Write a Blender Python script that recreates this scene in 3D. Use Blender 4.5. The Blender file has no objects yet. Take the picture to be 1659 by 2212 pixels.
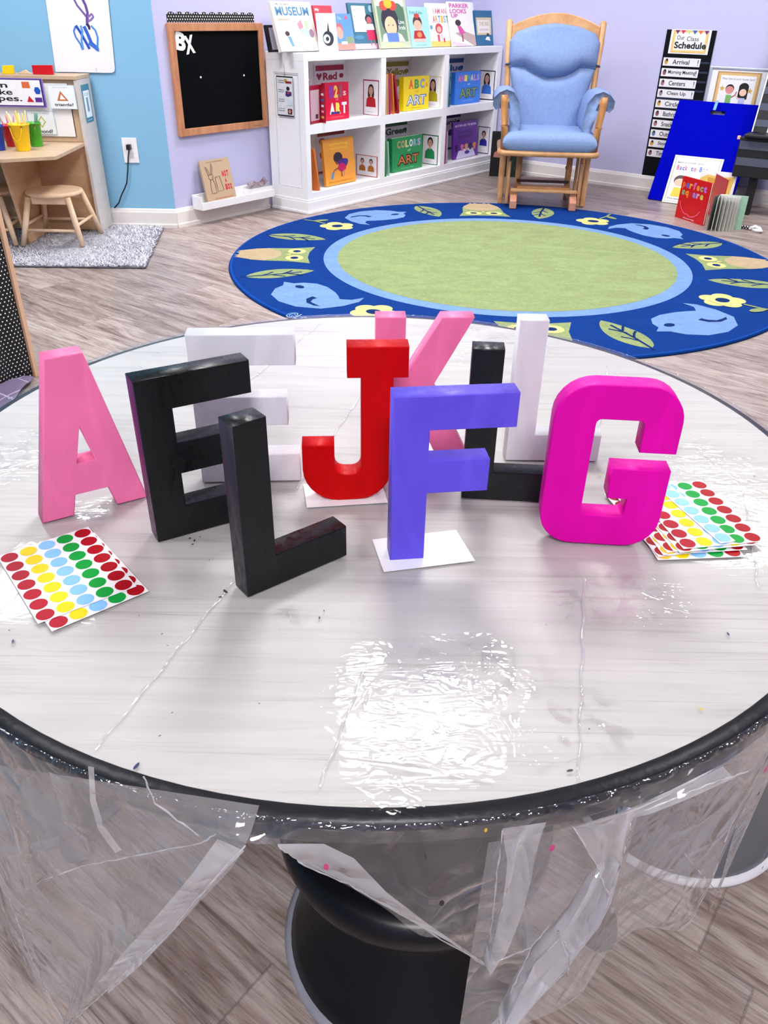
import bpy, math, random
import numpy as np
from mathutils import Vector, Matrix
random.seed(7)
PI = math.pi
C = bpy.context.scene.collection

# ---------------------------------------------------------------- camera, world, exposure, ceiling lights
F, PT, RL, H = 1712., .5640, .0176, 1.05      # focal length (px), pitch, roll, eye height (m)
cam_data = bpy.data.cameras.new('camera'); cam = bpy.data.objects.new('camera', cam_data); C.objects.link(cam)
cam_data.sensor_fit = 'HORIZONTAL'; cam_data.sensor_width = 36; cam_data.lens = F/1659*36; cam_data.clip_start = .02
r0 = Vector((1,0,0)); u0 = Vector((0,math.sin(PT),math.cos(PT))); b0 = Vector((0,-math.cos(PT),math.sin(PT)))
cr, sr = math.cos(RL), math.sin(RL)
rr = r0*cr+u0*sr; uu = u0*cr-r0*sr
cam.matrix_world = Matrix(((rr.x,uu.x,b0.x,0),(rr.y,uu.y,b0.y,0),(rr.z,uu.z,b0.z,H),(0,0,0,1)))
S = bpy.context.scene; S.camera = cam
S.view_settings.view_transform = 'Standard'; S.view_settings.look = 'None'
S.view_settings.gamma = 1; S.view_settings.use_curve_mapping = False
EXPOSURE = 0.45
S.view_settings.exposure = EXPOSURE
S.cycles.max_bounces = 6; S.cycles.diffuse_bounces = 4; S.cycles.glossy_bounces = 3; S.cycles.transmission_bounces = 2; S.cycles.transparent_max_bounces = 12
S.cycles.caustics_reflective = False; S.cycles.use_light_tree = False; S.cycles.caustics_refractive = False; S.cycles.adaptive_threshold = .06
w = bpy.data.worlds.new('world'); S.world = w; w.use_nodes = True
w.node_tree.nodes['Background'].inputs[0].default_value = (.9,.9,1,1); w.node_tree.nodes['Background'].inputs[1].default_value = .15
LIGHT = 18.0
LIGHT_COL = (.99,.99,.975)
# ceiling troffers: x, y, turn (deg)
CEIL = 2.6
TROFFERS = [(0.171,2.506,0,1.75),(-1.75,.5,0,.7),(2.1,.5,0,.7),(.12,-1.5,0,3.0),(-1.75,3.4,0,1.6),(2.1,4.0,0,1.6),(.2,5.0,0,1.8)]

# ---------------------------------------------------------------- geometry of the place
def ray(px, py):
    x = (px-829.5)/F; y = -(py-1106)/F
    x, y = cr*x-sr*y, sr*x+cr*y
    return Vector((x, math.cos(PT)+y*math.sin(PT), -math.sin(PT)+y*math.cos(PT)))
EYE = Vector((0,0,H))
def P(px, py, z=0.):                       # point of a photo pixel on a level plane
    d = ray(px,py); return EYE+d*((z-H)/d.z)
def Wp(px, py, p0, n):                     # ... on any plane
    d = ray(px,py); return EYE+d*((Vector(p0)-EYE).dot(n)/d.dot(n))
TH = math.radians(37.4)
U = Vector((math.sin(TH),math.cos(TH),0)); V = Vector((math.cos(TH),-math.sin(TH),0)); Q0 = Vector((-.488,5.024,0))
def RP(a, b, z=0.): return Q0+U*a+V*b+Vector((0,0,z))
def toR(p): d = Vector(p)-Q0; return d.dot(U), d.dot(V), d.z
def onB(b, px, py): return toR(Wp(px,py,RP(0,b),V))
def onA(a, px, py): return toR(Wp(px,py,RP(a,0),U))
RZA = PI/2-TH                              # turn of things facing out of the purple wall
RZB = -TH                                  # turn of things facing out of the far wall
T = .505                                   # top of the covered table

# ---------------------------------------------------------------- materials
_m = {}
def lin(h):
    h = h.lstrip('#'); c = [int(h[i:i+2],16)/255 for i in (0,2,4)]
    return tuple(x/12.92 if x <= .04045 else ((x+.055)/1.055)**2.4 for x in c)+(1,)
class N:
    def __init__(s, name):
        s.m = bpy.data.materials.new(name); s.m.use_nodes = True; s.t = s.m.node_tree; s.n = s.t.nodes; s.l = s.t.links
        s.b = s.n['Principled BSDF']; s.out = s.n['Material Output']
    def add(s, typ, **k):
        n = s.n.new(typ)
        for a, v in k.items():
            if a.startswith('i_'):
                key = a[2:]; n.inputs[int(key) if key.isdigit() else key.replace('_',' ')].default_value = v
            else: setattr(n, a, v)
        return n
    def link(s, a, b): s.l.new(a, b)
    def coords(s, scale=(1,1,1), rot=(0,0,0), kind='Object'):
        tc = s.add('ShaderNodeTexCoord'); mp = s.add('ShaderNodeMapping'); mp.inputs['Scale'].default_value = scale; mp.inputs['Rotation'].default_value = rot
        s.link(tc.outputs[kind], mp.inputs[0]); return mp.outputs[0]
    def noise(s, vec, scale=5, detail=3, rough=.5, dist=0):
        n = s.add('ShaderNodeTexNoise'); n.inputs['Scale'].default_value = scale; n.inputs['Detail'].default_value = detail
        n.inputs['Roughness'].default_value = rough; n.inputs['Distortion'].default_value = dist
        if vec: s.link(vec, n.inputs['Vector'])
        return n.outputs['Fac']
    def ramp(s, fac, stops):
        r = s.add('ShaderNodeValToRGB'); s.link(fac, r.inputs[0]); e = r.color_ramp.elements
        while len(e) < len(stops): e.new(.5)
        for x, (p, c) in zip(e, stops): x.position = p; x.color = c if isinstance(c, tuple) else lin(c)
        return r.outputs[0]
    def math(s, op, a, b=None, c=None):
        n = s.add('ShaderNodeMath', operation=op)
        for i, v in enumerate((a,b,c)):
            if v is None: continue
            if isinstance(v, (int,float)): n.inputs[i].default_value = v
            else: s.link(v, n.inputs[i])
        return n.outputs[0]
    def mix(s, fac, a, b):
        n = s.add('ShaderNodeMix', data_type='RGBA')
        for i, v in ((0,fac),(6,a),(7,b)):
            if isinstance(v, (int,float)): n.inputs[i].default_value = v
            elif isinstance(v, tuple): n.inputs[i].default_value = v
            elif isinstance(v, str): n.inputs[i].default_value = lin(v)
            else: s.link(v, n.inputs[i])
        return n.outputs[2]
    def bump(s, h, strength=.3, dist=.01, to=None):
        b = s.add('ShaderNodeBump'); b.inputs['Strength'].default_value = strength; b.inputs['Distance'].default_value = dist
        s.link(h, b.inputs['Height'])
        if to is None: s.link(b.outputs[0], s.b.inputs['Normal'])
        return b.outputs[0]
def plain(col, rough=.5, metal=0, spec=.5, bump=0, var=.06, scale=30, name=None):
    key = (col,rough,metal,spec,bump,var,scale)
    if key in _m: return _m[key]
    k = N(name or 'paint_'+col.strip('#')); v = k.coords()
    f = k.noise(v, scale, 3)
    c = lin(col); d = tuple(x*(1-var) for x in c[:3])+(1,); e = tuple(min(1,x*(1+var)) for x in c[:3])+(1,)
    k.link(k.ramp(f, [(.3,d),(.7,e)]), k.b.inputs['Base Color'])
    k.b.inputs['Roughness'].default_value = rough; k.b.inputs['Metallic'].default_value = metal
    k.b.inputs['Specular IOR Level'].default_value = spec
    if bump: k.bump(k.noise(v, scale*3, 4), bump, .004)
    _m[key] = k.m; return k.m
def wood(c1, c2, sc=(1,12,12), rough=.45, scale=4):
    key = ('wood',c1,c2,sc,rough,scale)
    if key in _m: return _m[key]
    k = N('wood'); v = k.coords(sc); f = k.noise(v, scale, 5, .6, .6)
    k.link(k.ramp(f, [(.3,c1),(.7,c2)]), k.b.inputs['Base Color']); k.b.inputs['Roughness'].default_value = rough
    k.bump(f, .08, .002); _m[key] = k.m; return k.m
def painted(col, rough=.45, streak=None, bump=.2, spec=.32):     # brushed acrylic over papier-mache
    key = ('pm',col,rough,streak,spec)
    if key in _m: return _m[key]
    k = N('brushed_paint'); v = k.coords((14,14,5)); f = k.noise(v, 1.3, 4, .55, 1.5)
    c = lin(col); d = tuple(x*.9 for x in c[:3])+(1,); e = lin(streak) if streak else tuple(min(1,x*1.08) for x in c[:3])+(1,)
    k.link(k.ramp(f, [(.35,d),(.8,e)]), k.b.inputs['Base Color'])
    g = k.noise(k.coords((60,60,22)), 1, 5, .6, 2)
    r = k.ramp(g, [(.35,(rough-.12,)*3+(1,)),(.7,(rough+.15,)*3+(1,))]); k.link(r, k.b.inputs['Roughness'])
    k.b.inputs['Specular IOR Level'].default_value = spec
    k.bump(g, bump, .0012); _m[key] = k.m; return k.m
def wall_paint(name, col):
    k = N(name); v = k.coords(); f = k.noise(v, 2, 2); c = lin(col)
    k.link(k.ramp(f, [(.3,tuple(x*.98 for x in c[:3])+(1,)),(.7,c)]), k.b.inputs['Base Color'])
    k.b.inputs['Roughness'].default_value = .55; k.b.inputs['Specular IOR Level'].default_value = .3
    k.bump(k.noise(v, 350, 2), .04, .001); return k.m
M_PURPLE = wall_paint('lavender_wall_paint', '#C2C0E2'); M_BLUE = wall_paint('blue_wall_paint', '#86BADB')
M_WHITEP = plain('#F7F6F8', .35, var=.01, name='white_gloss_trim'); M_TRIM = plain('#E6E0DC', .4, var=.02)
M_CEIL = plain('#F0F0F0', .9, var=.02)
def floor_mat():
    k = N('greyed_oak_planks')
    v = k.coords((1,1,1),(0,0,-RZB))                      # x runs along the planks
    sx = k.add('ShaderNodeSeparateXYZ'); k.link(v, sx.inputs[0]); X, Y = sx.outputs[0], sx.outputs[1]
    pw = .18; row = k.math('FLOOR', k.math('DIVIDE', Y, pw))
    fy = k.math('FRACT', k.math('DIVIDE', Y, pw))
    wn = k.add('ShaderNodeTexWhiteNoise', noise_dimensions='1D'); k.link(row, wn.inputs['W'])
    xs = k.math('DIVIDE', k.math('ADD', X, k.math('MULTIPLY', wn.outputs['Value'], 3.)), 1.22)
    fx = k.math('FRACT', xs); cell = k.math('FLOOR', xs)
    cb = k.add('ShaderNodeCombineXYZ'); k.link(row, cb.inputs[0]); k.link(cell, cb.inputs[1])
    wn2 = k.add('ShaderNodeTexWhiteNoise', noise_dimensions='2D'); k.link(cb.outputs[0], wn2.inputs['Vector'])
    cv = k.add('ShaderNodeCombineXYZ'); k.link(k.math('MULTIPLY', X, 1.3), cv.inputs[0]); k.link(k.math('MULTIPLY', Y, 9.), cv.inputs[1]); k.link(k.math('MULTIPLY', wn2.outputs['Value'], 40.), cv.inputs[2])
    g1 = k.noise(cv.outputs[0], 1.9, 8, .68, 1.5)
    cv2 = k.add('ShaderNodeCombineXYZ'); k.link(k.math('MULTIPLY', X, 6.), cv2.inputs[0]); k.link(k.math('MULTIPLY', Y, 120.), cv2.inputs[1]); k.link(k.math('MULTIPLY', wn2.outputs['Value'], 17.), cv2.inputs[2])
    g2 = k.noise(cv2.outputs[0], 1.5, 4, .65, .8)
    base = k.ramp(g1, [(.22,'#57423E'),(.38,'#86716A'),(.52,'#A5938C'),(.75,'#BFB1AB')])
    fine = k.ramp(g2, [(.3,'#8A8080'),(.55,'#FFFFFF')])
    mm = k.add('ShaderNodeMix', data_type='RGBA', blend_type='MULTIPLY'); mm.inputs[0].default_value = .7
    k.link(base, mm.inputs[6]); k.link(fine, mm.inputs[7])
    tint = k.math('ADD', k.math('MULTIPLY', wn2.outputs['Value'], .3), .85)
    hs = k.add('ShaderNodeHueSaturation'); hs.inputs['Saturation'].default_value = .9; k.link(mm.outputs[2], hs.inputs['Color']); k.link(tint, hs.inputs['Value'])
    ey = k.math('LESS_THAN', k.math('MINIMUM', fy, k.math('SUBTRACT', 1, fy)), .008)
    ex = k.math('LESS_THAN', k.math('MINIMUM', fx, k.math('SUBTRACT', 1, fx)), .0015)
    e = k.math('MULTIPLY', k.math('MAXIMUM', ey, ex), .35)
    k.link(k.mix(e, hs.outputs[0], '#3E3432'), k.b.inputs['Base Color'])
    k.b.inputs['Roughness'].default_value = .38; k.b.inputs['Specular IOR Level'].default_value = .4
    k.bump(g2, .15, .001); return k.m
def dots_mat(name, scale, r, fg='#F4F4F4', bg='#0B0B0D'):
    k = N(name); tc = k.add('ShaderNodeTexCoord'); sp = k.add('ShaderNodeSeparateXYZ'); k.link(tc.outputs['Object'], sp.inputs[0])
    cb = k.add('ShaderNodeCombineXYZ'); k.link(sp.outputs[0], cb.inputs[0]); k.link(sp.outputs[2], cb.inputs[1])
    mp = k.add('ShaderNodeMapping'); mp.inputs['Scale'].default_value = (scale,scale*.62,0); k.link(cb.outputs[0], mp.inputs[0])
    ds = []
    for off in (0,.5):
        a = k.add('ShaderNodeVectorMath', operation='ADD'); a.inputs[1].default_value = (off,off,0); k.link(mp.outputs[0], a.inputs[0])
        f = k.add('ShaderNodeVectorMath', operation='FRACTION'); k.link(a.outputs[0], f.inputs[0])
        s_ = k.add('ShaderNodeVectorMath', operation='SUBTRACT'); s_.inputs[1].default_value = (.5,.5,0); k.link(f.outputs[0], s_.inputs[0])
        m_ = k.add('ShaderNodeVectorMath', operation='MULTIPLY'); m_.inputs[1].default_value = (1,1.6,0); k.link(s_.outputs[0], m_.inputs[0])
        l_ = k.add('ShaderNodeVectorMath', operation='LENGTH'); k.link(m_.outputs[0], l_.inputs[0]); ds.append(l_.outputs['Value'])
    d = k.math('LESS_THAN', k.math('MINIMUM', ds[0], ds[1]), r)
    k.link(k.mix(d, bg, fg), k.b.inputs['Base Color']); k.b.inputs['Roughness'].default_value = .8; return k.m
def laminate():
    k = N('white_wood_laminate'); v = k.coords((1.2,22,1)); f = k.noise(v, 2.2, 5, .6, .9)
    g = k.noise(k.coords((3,150,1)), 1.2, 3, .6, .4)
    a = k.ramp(f, [(.28,'#A39D9A'),(.40,'#B4B0AE'),(.6,'#BDB9B7')]); b = k.ramp(g, [(.3,'#D8D2CE'),(.42,'#FFFFFF')])
    mm = k.add('ShaderNodeMix', data_type='RGBA', blend_type='MULTIPLY'); mm.inputs[0].default_value = .5; k.link(a, mm.inputs[6]); k.link(b, mm.inputs[7])
    k.link(mm.outputs[2], k.b.inputs['Base Color']); k.b.inputs['Roughness'].default_value = .45; return k.m
def film(name, milk_lo, milk_hi, edge, crease=1.0, top=False, rim=False):
    """clear plastic film: see-through, a little milky, sharp reflections"""
    k = N(name); k.n.remove(k.b)
    tr = k.add('ShaderNodeBsdfTransparent'); tr.inputs[0].default_value = (.985,.985,.99,1)
    gl = k.add('ShaderNodeBsdfGlossy'); gl.inputs['Roughness'].default_value = .04 if top else .06
    gl.inputs[0].default_value = (1,1,1,1)
    df = k.add('ShaderNodeBsdfDiffuse'); df.inputs[0].default_value = (.92,.91,.94,1)
    tl = k.add('ShaderNodeBsdfTranslucent'); tl.inputs[0].default_value = (.9,.9,.93,1)
    if top:
        v = k.coords((1,1,1))
        big = k.noise(v, 2.6, 2, .5); n1 = k.noise(v, 24, 2, .5, 1.5); n2 = k.noise(k.coords((14,46,1),(0,0,.5)), 1, 2, .5, 1.5)
        mask = None
        for cx, cy, r_ in CRINKLES:
            dn = k.add('ShaderNodeVectorMath', operation='DISTANCE'); dn.inputs[1].default_value = (cx,cy,T); k.link(v, dn.inputs[0])
            mr = k.add('ShaderNodeMapRange', interpolation_type='SMOOTHSTEP'); k.link(dn.outputs['Value'], mr.inputs[0])
            for q_, w_ in zip((1,2,3,4), (r_*1.15,r_*.35,0,1)): mr.inputs[q_].default_value = w_
            mask = mr.outputs[0] if mask is None else k.math('MAXIMUM', mask, mr.outputs[0])
        amp = k.math('ADD', k.math('MULTIPLY', k.math('MULTIPLY', mask, k.ramp(big, [(.35,(.25,)*3+(1,)),(.6,(1,)*3+(1,))])), 1.), .045)
        h = k.math('MULTIPLY', k.math('ADD', k.math('MULTIPLY', k.math('ABSOLUTE', k.math('SUBTRACT', n1, .5)), -1.), k.math('MULTIPLY', k.math('ABSOLUTE', k.math('SUBTRACT', n2, .5)), -.8)), amp)
        bm = k.bump(h, .55*crease, .0042, to=0)
        milk = milk_lo+.2*(milk_hi-milk_lo)
    else:
        v = k.coords((1,1,.8)); n1 = k.noise(v, 26 if rim else 7, 1.5, .5, 1.); n2 = k.noise(k.coords((1,1,.9)), 60 if rim else 19, 1, .5, .8)
        h = k.math('ADD', k.math('ABSOLUTE', k.math('SUBTRACT', n1, .5)), k.math('MULTIPLY', k.math('ABSOLUTE', k.math('SUBTRACT', n2, .5)), .4))
        bm = k.bump(h, 1.*crease, .012 if rim else .045, to=0)
        milk = k.ramp(k.noise(k.coords((1,1,.5)), 6, 1.5, .5, 1), [(.35,(milk_lo,)*3+(1,)),(.78,(milk_hi,)*3+(1,))])
    for n in (gl, df): k.link(bm, n.inputs['Normal'])
    lw = k.add('ShaderNodeLayerWeight'); lw.inputs['Blend'].default_value = .5
    lb = k.add('ShaderNodeLayerWeight'); lb.inputs['Blend'].default_value = .5; k.link(bm, lb.inputs['Normal'])
    fres = k.math('ADD', k.math('MULTIPLY', k.math('POWER', lb.outputs['Facing'], 5. if top else 3.), .75), .06 if top else .09)
    e = k.math('MULTIPLY', k.math('POWER', lw.outputs['Facing'], 2.2), edge)
    if top:                                  # pressed-down film hardly reflects, lifted wrinkles do
        lift = k.math('MULTIPLY', k.ramp(k.noise(k.coords((22,22,1)), 1, 2, .6, 2.2), [(.50,(0,)*3+(1,)),(.60,(1,)*3+(1,))]), amp)
        fres = k.math('ADD', k.math('SUBTRACT', fres, .052), k.math('MULTIPLY', lift, .16))
    fac = k.math('MINIMUM', k.math('ADD', milk, e), .9)
    dd = k.add('ShaderNodeMixShader'); dd.inputs[0].default_value = .4; k.link(df.outputs[0], dd.inputs[1]); k.link(tl.outputs[0], dd.inputs[2])
    m1 = k.add('ShaderNodeMixShader'); k.link(fac, m1.inputs[0]); k.link(tr.outputs[0], m1.inputs[1]); k.link(dd.outputs[0], m1.inputs[2])
    m2 = k.add('ShaderNodeMixShader'); k.link(k.math('MINIMUM', fres, 1.), m2.inputs[0]); k.link(m1.outputs[0], m2.inputs[1]); k.link(gl.outputs[0], m2.inputs[2])
    k.link(m2.outputs[0], k.out.inputs['Surface']); return k.m
def emit(name, col, s):
    k = N(name); k.n.remove(k.b); e = k.add('ShaderNodeEmission'); e.inputs[0].default_value = col; e.inputs[1].default_value = s
    # prismatic lens: a slight honeycomb in the output
    k.link(e.outputs[0], k.out.inputs['Surface']); return k.m

# ---------------------------------------------------------------- mesh helpers
class MB:
    def __init__(s): s.v = []; s.f = []; s.mi = []; s.sm = []
    def add(s, v, f, mi=0, sm=False):
        o = len(s.v); s.v += [tuple(p) for p in v]
        for q in f: s.f.append([i+o for i in q]); s.mi.append(mi); s.sm.append(sm)
        return s
    def box(s, a, b, mi=0, M=None):
        x0,y0,z0 = a; x1,y1,z1 = b
        v = [(x0,y0,z0),(x1,y0,z0),(x1,y1,z0),(x0,y1,z0),(x0,y0,z1),(x1,y0,z1),(x1,y1,z1),(x0,y1,z1)]
        if M: v = [M@Vector(p) for p in v]
        return s.add(v, [(0,3,2,1),(4,5,6,7),(0,1,5,4),(1,2,6,5),(2,3,7,6),(3,0,4,7)], mi)
    def prism(s, poly, y0, y1, mi=0, axis='y'):          # polygon in x,z pushed along y (or x,y along z)
        n = len(poly)
        A = sum(poly[i][0]*poly[(i+1)%n][1]-poly[(i+1)%n][0]*poly[i][1] for i in range(n))
        if A < 0: poly = poly[::-1]
        if axis == 'y': v = [(x,y0,z) for x,z in poly]+[(x,y1,z) for x,z in poly]; flip = False
        else: v = [(x,y,y0) for x,y in poly]+[(x,y,y1) for x,y in poly]; flip = True
        f = [list(range(n)), list(range(2*n-1,n-1,-1))]+[(i,i+n,(i+1)%n+n,(i+1)%n) for i in range(n)]
        if flip: f = [q[::-1] for q in f]
        return s.add(v, f, mi)
    def lathe(s, prof, n=32, c=(0,0,0), mi=0, sm=True, cap=True):
        v = []; m = len(prof)
        for r, z in prof:
            for i in range(n): t = 2*PI*i/n; v.append((c[0]+r*math.cos(t), c[1]+r*math.sin(t), c[2]+z))
        f = [(j*n+i, j*n+(i+1)%n, (j+1)*n+(i+1)%n, (j+1)*n+i) for j in range(m-1) for i in range(n)]
        s.add(v, f, mi, sm)
        if cap:
            o = len(s.v)-len(v)
            s.f.append([o+i for i in range(n)][::-1]); s.mi.append(mi); s.sm.append(False)
            s.f.append([o+(m-1)*n+i for i in range(n)]); s.mi.append(mi); s.sm.append(False)
        return s
    def tube(s, path, r, n=10, mi=0, close=False):
        path = [Vector(p) for p in path]; L = len(path); v = []
        rs = r if isinstance(r, (list,tuple)) else [r]*L
        up = Vector((0,0,1))
        for i, p in enumerate(path):
            if close: d = path[(i+1)%L]-path[i-1]
            else: d = path[min(i+1,L-1)]-path[max(i-1,0)]
            d.normalize(); a = d.cross(up)
            if a.length < .05: a = d.cross(Vector((0,1,0)))
            a.normalize(); b = a.cross(d)
            for k in range(n): t = 2*PI*k/n; v.append(p+(a*math.cos(t)+b*math.sin(t))*rs[i])
        f = [(i*n+k, i*n+(k+1)%n, ((i+1)%L)*n+(k+1)%n, ((i+1)%L)*n+k) for i in range(L if close else L-1) for k in range(n)]
        s.add(v, f, mi, True)
        if not close:
            o = len(s.v)-len(v)
            s.f.append([o+k for k in range(n)][::-1]); s.mi.append(mi); s.sm.append(False)
            s.f.append([o+(L-1)*n+k for k in range(n)]); s.mi.append(mi); s.sm.append(False)
        return s
    def grid(s, fn, nu, nv, mi=0, sm=True, closeu=False):
        v = [fn(i/nu, j/nv) for j in range(nv+1) for i in range(nu if closeu else nu+1)]; W = nu if closeu else nu+1
        f = [(j*W+i, j*W+(i+1)%W, (j+1)*W+(i+1)%W, (j+1)*W+i) for j in range(nv) for i in range(nu)]
        return s.add(v, f, mi, sm)
    def build(s, name, mats, parent=None, bevel=0, seg=2, subsurf=0, M=None):
        me = bpy.data.meshes.new(name); me.from_pydata([tuple(M@Vector(p)) for p in s.v] if M else s.v, [], s.f)
        if not isinstance(mats, (list,tuple)): mats = [mats]
        for m in mats: me.materials.append(m)
        me.polygons.foreach_set('material_index', s.mi); me.polygons.foreach_set('use_smooth', s.sm); me.update()
        o = bpy.data.objects.new(name, me); C.objects.link(o)
        if parent: o.parent = parent
        if bevel:
            b = o.modifiers.new('bevel','BEVEL'); b.width = bevel; b.segments = seg; b.limit_method = 'ANGLE'; b.angle_limit = math.radians(40)
        if subsurf:
            b = o.modifiers.new('sub','SUBSURF'); b.levels = subsurf; b.render_levels = subsurf
        return o
def tag(o, label=None, cat=None, group=None, kind=None):
    if label: o['label'] = label
    if cat: o['category'] = cat
    if group: o['group'] = group
    if kind: o['kind'] = kind
    return o
def thing(name, label, cat, loc=(0,0,0), rot=(0,0,0), group=None):
    o = bpy.data.objects.new(name, None); C.objects.link(o); o.empty_display_size = .05
    o.location = loc; o.rotation_euler = rot; return tag(o, label, cat, group)
_txt = {}
def text_mesh(s, bold=0.):
    if (s,bold) in _txt: return _txt[(s,bold)]
    cu = bpy.data.curves.new('txt','FONT'); cu.body = s; cu.size = 1; cu.offset = bold; cu.resolution_u = 3
    ob = bpy.data.objects.new('txt', cu); C.objects.link(ob)
    dg = bpy.context.evaluated_depsgraph_get(); me = bpy.data.meshes.new_from_object(ob.evaluated_get(dg))
    v = [(p.co.x,p.co.y) for p in me.vertices]; f = [list(p.vertices) for p in me.polygons]
    bpy.data.objects.remove(ob); bpy.data.curves.remove(cu); bpy.data.meshes.remove(me)
    xs = [a for a,_ in v] or [0]; ys = [b for _,b in v] or [0]
    r = (v, f, min(xs), max(xs), min(ys), max(ys)); _txt[(s,bold)] = r; return r
class Art:
    """flat print on a face: shapes in 0..1 of a w x h face, later shapes lie a hair above earlier ones"""
    def __init__(s, w=1., h=1.): s.w, s.h = w, h; s.v = []; s.f = []; s.c = []; s.k = 0
    def _p(s, pts, faces, col, xf=True):
        o = len(s.v); s.k += 1
        for x, y in pts: s.v.append((x*s.w if xf else x, y*s.h if xf else y, s.k))
        for q in faces: s.f.append([i+o for i in q]); s.c.append(col)
        return s
    def poly(s, pts, col): return s._p(pts, [list(range(len(pts)))], col)
    def rect(s, x0, y0, x1, y1, col): return s.poly([(x0,y0),(x1,y0),(x1,y1),(x0,y1)], col)
    def ell(s, cx, cy, rx, ry, col, rot=0, n=24, a0=0, a1=360):
        c_, s_ = math.cos(rot), math.sin(rot); pts = []
        full = a1-a0 >= 360
        for i in range(n if full else n+1):
            t = math.radians(a0+(a1-a0)*i/n); x = rx*math.cos(t)*s.w; y = ry*math.sin(t)*s.h
            pts.append((cx+(x*c_-y*s_)/s.w, cy+(x*s_+y*c_)/s.h))
        return s.poly(pts, col)
    def line(s, pts, wd, col):                 # wd in metres
        q = [Vector((x*s.w,y*s.h)) for x,y in pts]; L = []; R = []
        for i in range(len(q)):
            d = (q[min(i+1,len(q)-1)]-q[max(i-1,0)]); d = d.normalized() if d.length else Vector((1,0)); n = Vector((-d.y,d.x))*wd/2
            L.append(q[i]+n); R.append(q[i]-n)
        v = [(a.x,a.y) for a in L]+[(a.x,a.y) for a in R]; m = len(q)
        return s._p(v, [(i,m+i,m+i+1,i+1) for i in range(m-1)], col, False)
    def text(s, t, x0, y0, x1, y1, col, bold=.01, rot=0):
        v, f, a, b, c, d = text_mesh(t, bold); c_, s_ = math.cos(rot), math.sin(rot); pts = []
        cx, cy = (x0+x1)/2*s.w, (y0+y1)/2*s.h
        for x, y in v:
            X = ((x-a)/(b-a)-.5)*(x1-x0)*s.w; Y = ((y-c)/max(d-c,1e-6)-.5)*(y1-y0)*s.h
            pts.append((cx+X*c_-Y*s_, cy+X*s_+Y*c_))
        return s._p(pts, f, col, False)
    def letters(s, t, x0, y0, x1, y1, cols, bold=.03):
        n = len(t); w_ = (x1-x0)/n
        for i, ch in enumerate(t):
            if ch == ' ': continue
            g = text_mesh(ch, bold); sc = (y1-y0)/.73     # keep each letter on its line, tall or short
            s.text(ch, x0+i*w_+w_*.08, y0+max(g[4],-.25)*sc, x0+(i+1)*w_-w_*.08, y0+g[5]*sc, cols[i%len(cols)], bold)
        return s
    def build(s, name, parent, off=(0,0,0), eps=.00012, rough=.45, base=.0006, axis='y', spec=.5):
        cols = sorted(set(s.c)); b = MB()
        if axis == 'y': v = [(x+off[0], off[1]-base-k*eps, y+off[2]) for x,y,k in s.v]
        else: v = [(x+off[0], y+off[1], off[2]+base+k*eps) for x,y,k in s.v]
        b.v = v; b.f = s.f; b.mi = [cols.index(c) for c in s.c]; b.sm = [False]*len(s.f)
        return b.build(name, [plain(c, rough, var=.03, spec=spec) for c in cols], parent)

# ---------------------------------------------------------------- the room
C0 = RP(-.745,-.315); C1 = RP(2.165,-.315); C2 = RP(2.165,6.2)
XL, YB = -3.6, -2.6
outline = [(XL,4.62),(C0.x,4.62),(C1.x,C1.y),(C2.x,C2.y),(C2.x,YB),(XL,YB)]
def slab(name, z0, z1, m):
    b = MB(); b.prism([(x,y) for x,y in [(XL-.1,4.75),(C0.x-.05,4.75),(C1.x,C1.y+.2),(C2.x+.15,C2.y+.1),(C2.x+.15,YB-.1),(XL-.1,YB-.1)]], z0, z1, axis='z')
    return tag(b.build(name, m), kind='structure')
slab('floor', -.05, 0, floor_mat()); slab('ceiling', CEIL, CEIL+.05, M_CEIL)
def wall(name, p, q, m, th=.08):
    p = Vector((p[0],p[1],0)); q = Vector((q[0],q[1],0)); d = (q-p).normalized(); n = Vector((-d.y,d.x,0))   # outward is left of p->q
    b = MB(); v = [p,q,q+n*th,p+n*th]
    b.add([x for x in v]+[x+Vector((0,0,CEIL)) for x in v], [(0,3,2,1),(4,5,6,7),(0,1,5,4),(1,2,6,5),(2,3,7,6),(3,0,4,7)])
    return tag(b.build(name, m), kind='structure')
wall('wall_left', (XL-.0,4.62), (C0.x,4.62), M_BLUE)
wall('wall_back', C0, C1, M_PURPLE)
wall('wall_far', C1, C2, M_PURPLE)
wall('wall_right', C2, (C2.x,YB), M_PURPLE)
wall('wall_rear', (C2.x,YB), (XL,YB), M_PURPLE)
wall('wall_side', (XL,YB), (XL,4.62), M_BLUE)
def baseboard(name, p, q, z=.10, th=.014):
    p = Vector((p[0],p[1],0)); q = Vector((q[0],q[1],0)); d = (q-p).normalized(); n = -Vector((-d.y,d.x,0)); L = (q-p).length
    prof = [(0.0005,0),(th+.008,0),(th+.008,.018),(th,.022),(th,z-.02),(th-.003,z-.014),(th-.006,z-.004),(th-.009,z),(0.0005,z)]
    b = MB(); v = [p+n*a+Vector((0,0,c)) for a,c in prof]+[q+n*a+Vector((0,0,c)) for a,c in prof]; m = len(prof)
    b.add(v, [(i,(i+1)%m,(i+1)%m+m,i+m) for i in range(m)]+[list(range(m))[::-1], list(range(m,2*m))])
    return tag(b.build(name, M_TRIM), kind='structure')
baseboard('baseboard_left', (XL+.03,4.62), (C0.x+.006,4.62)); baseboard('baseboard_back', C0-U*.006, RP(-.03,-.315))
baseboard('baseboard_far', RP(2.165,-.29), C2-V*.05); baseboard('baseboard_right', (C2.x,C2.y-.06), (C2.x,YB+.03))
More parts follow.
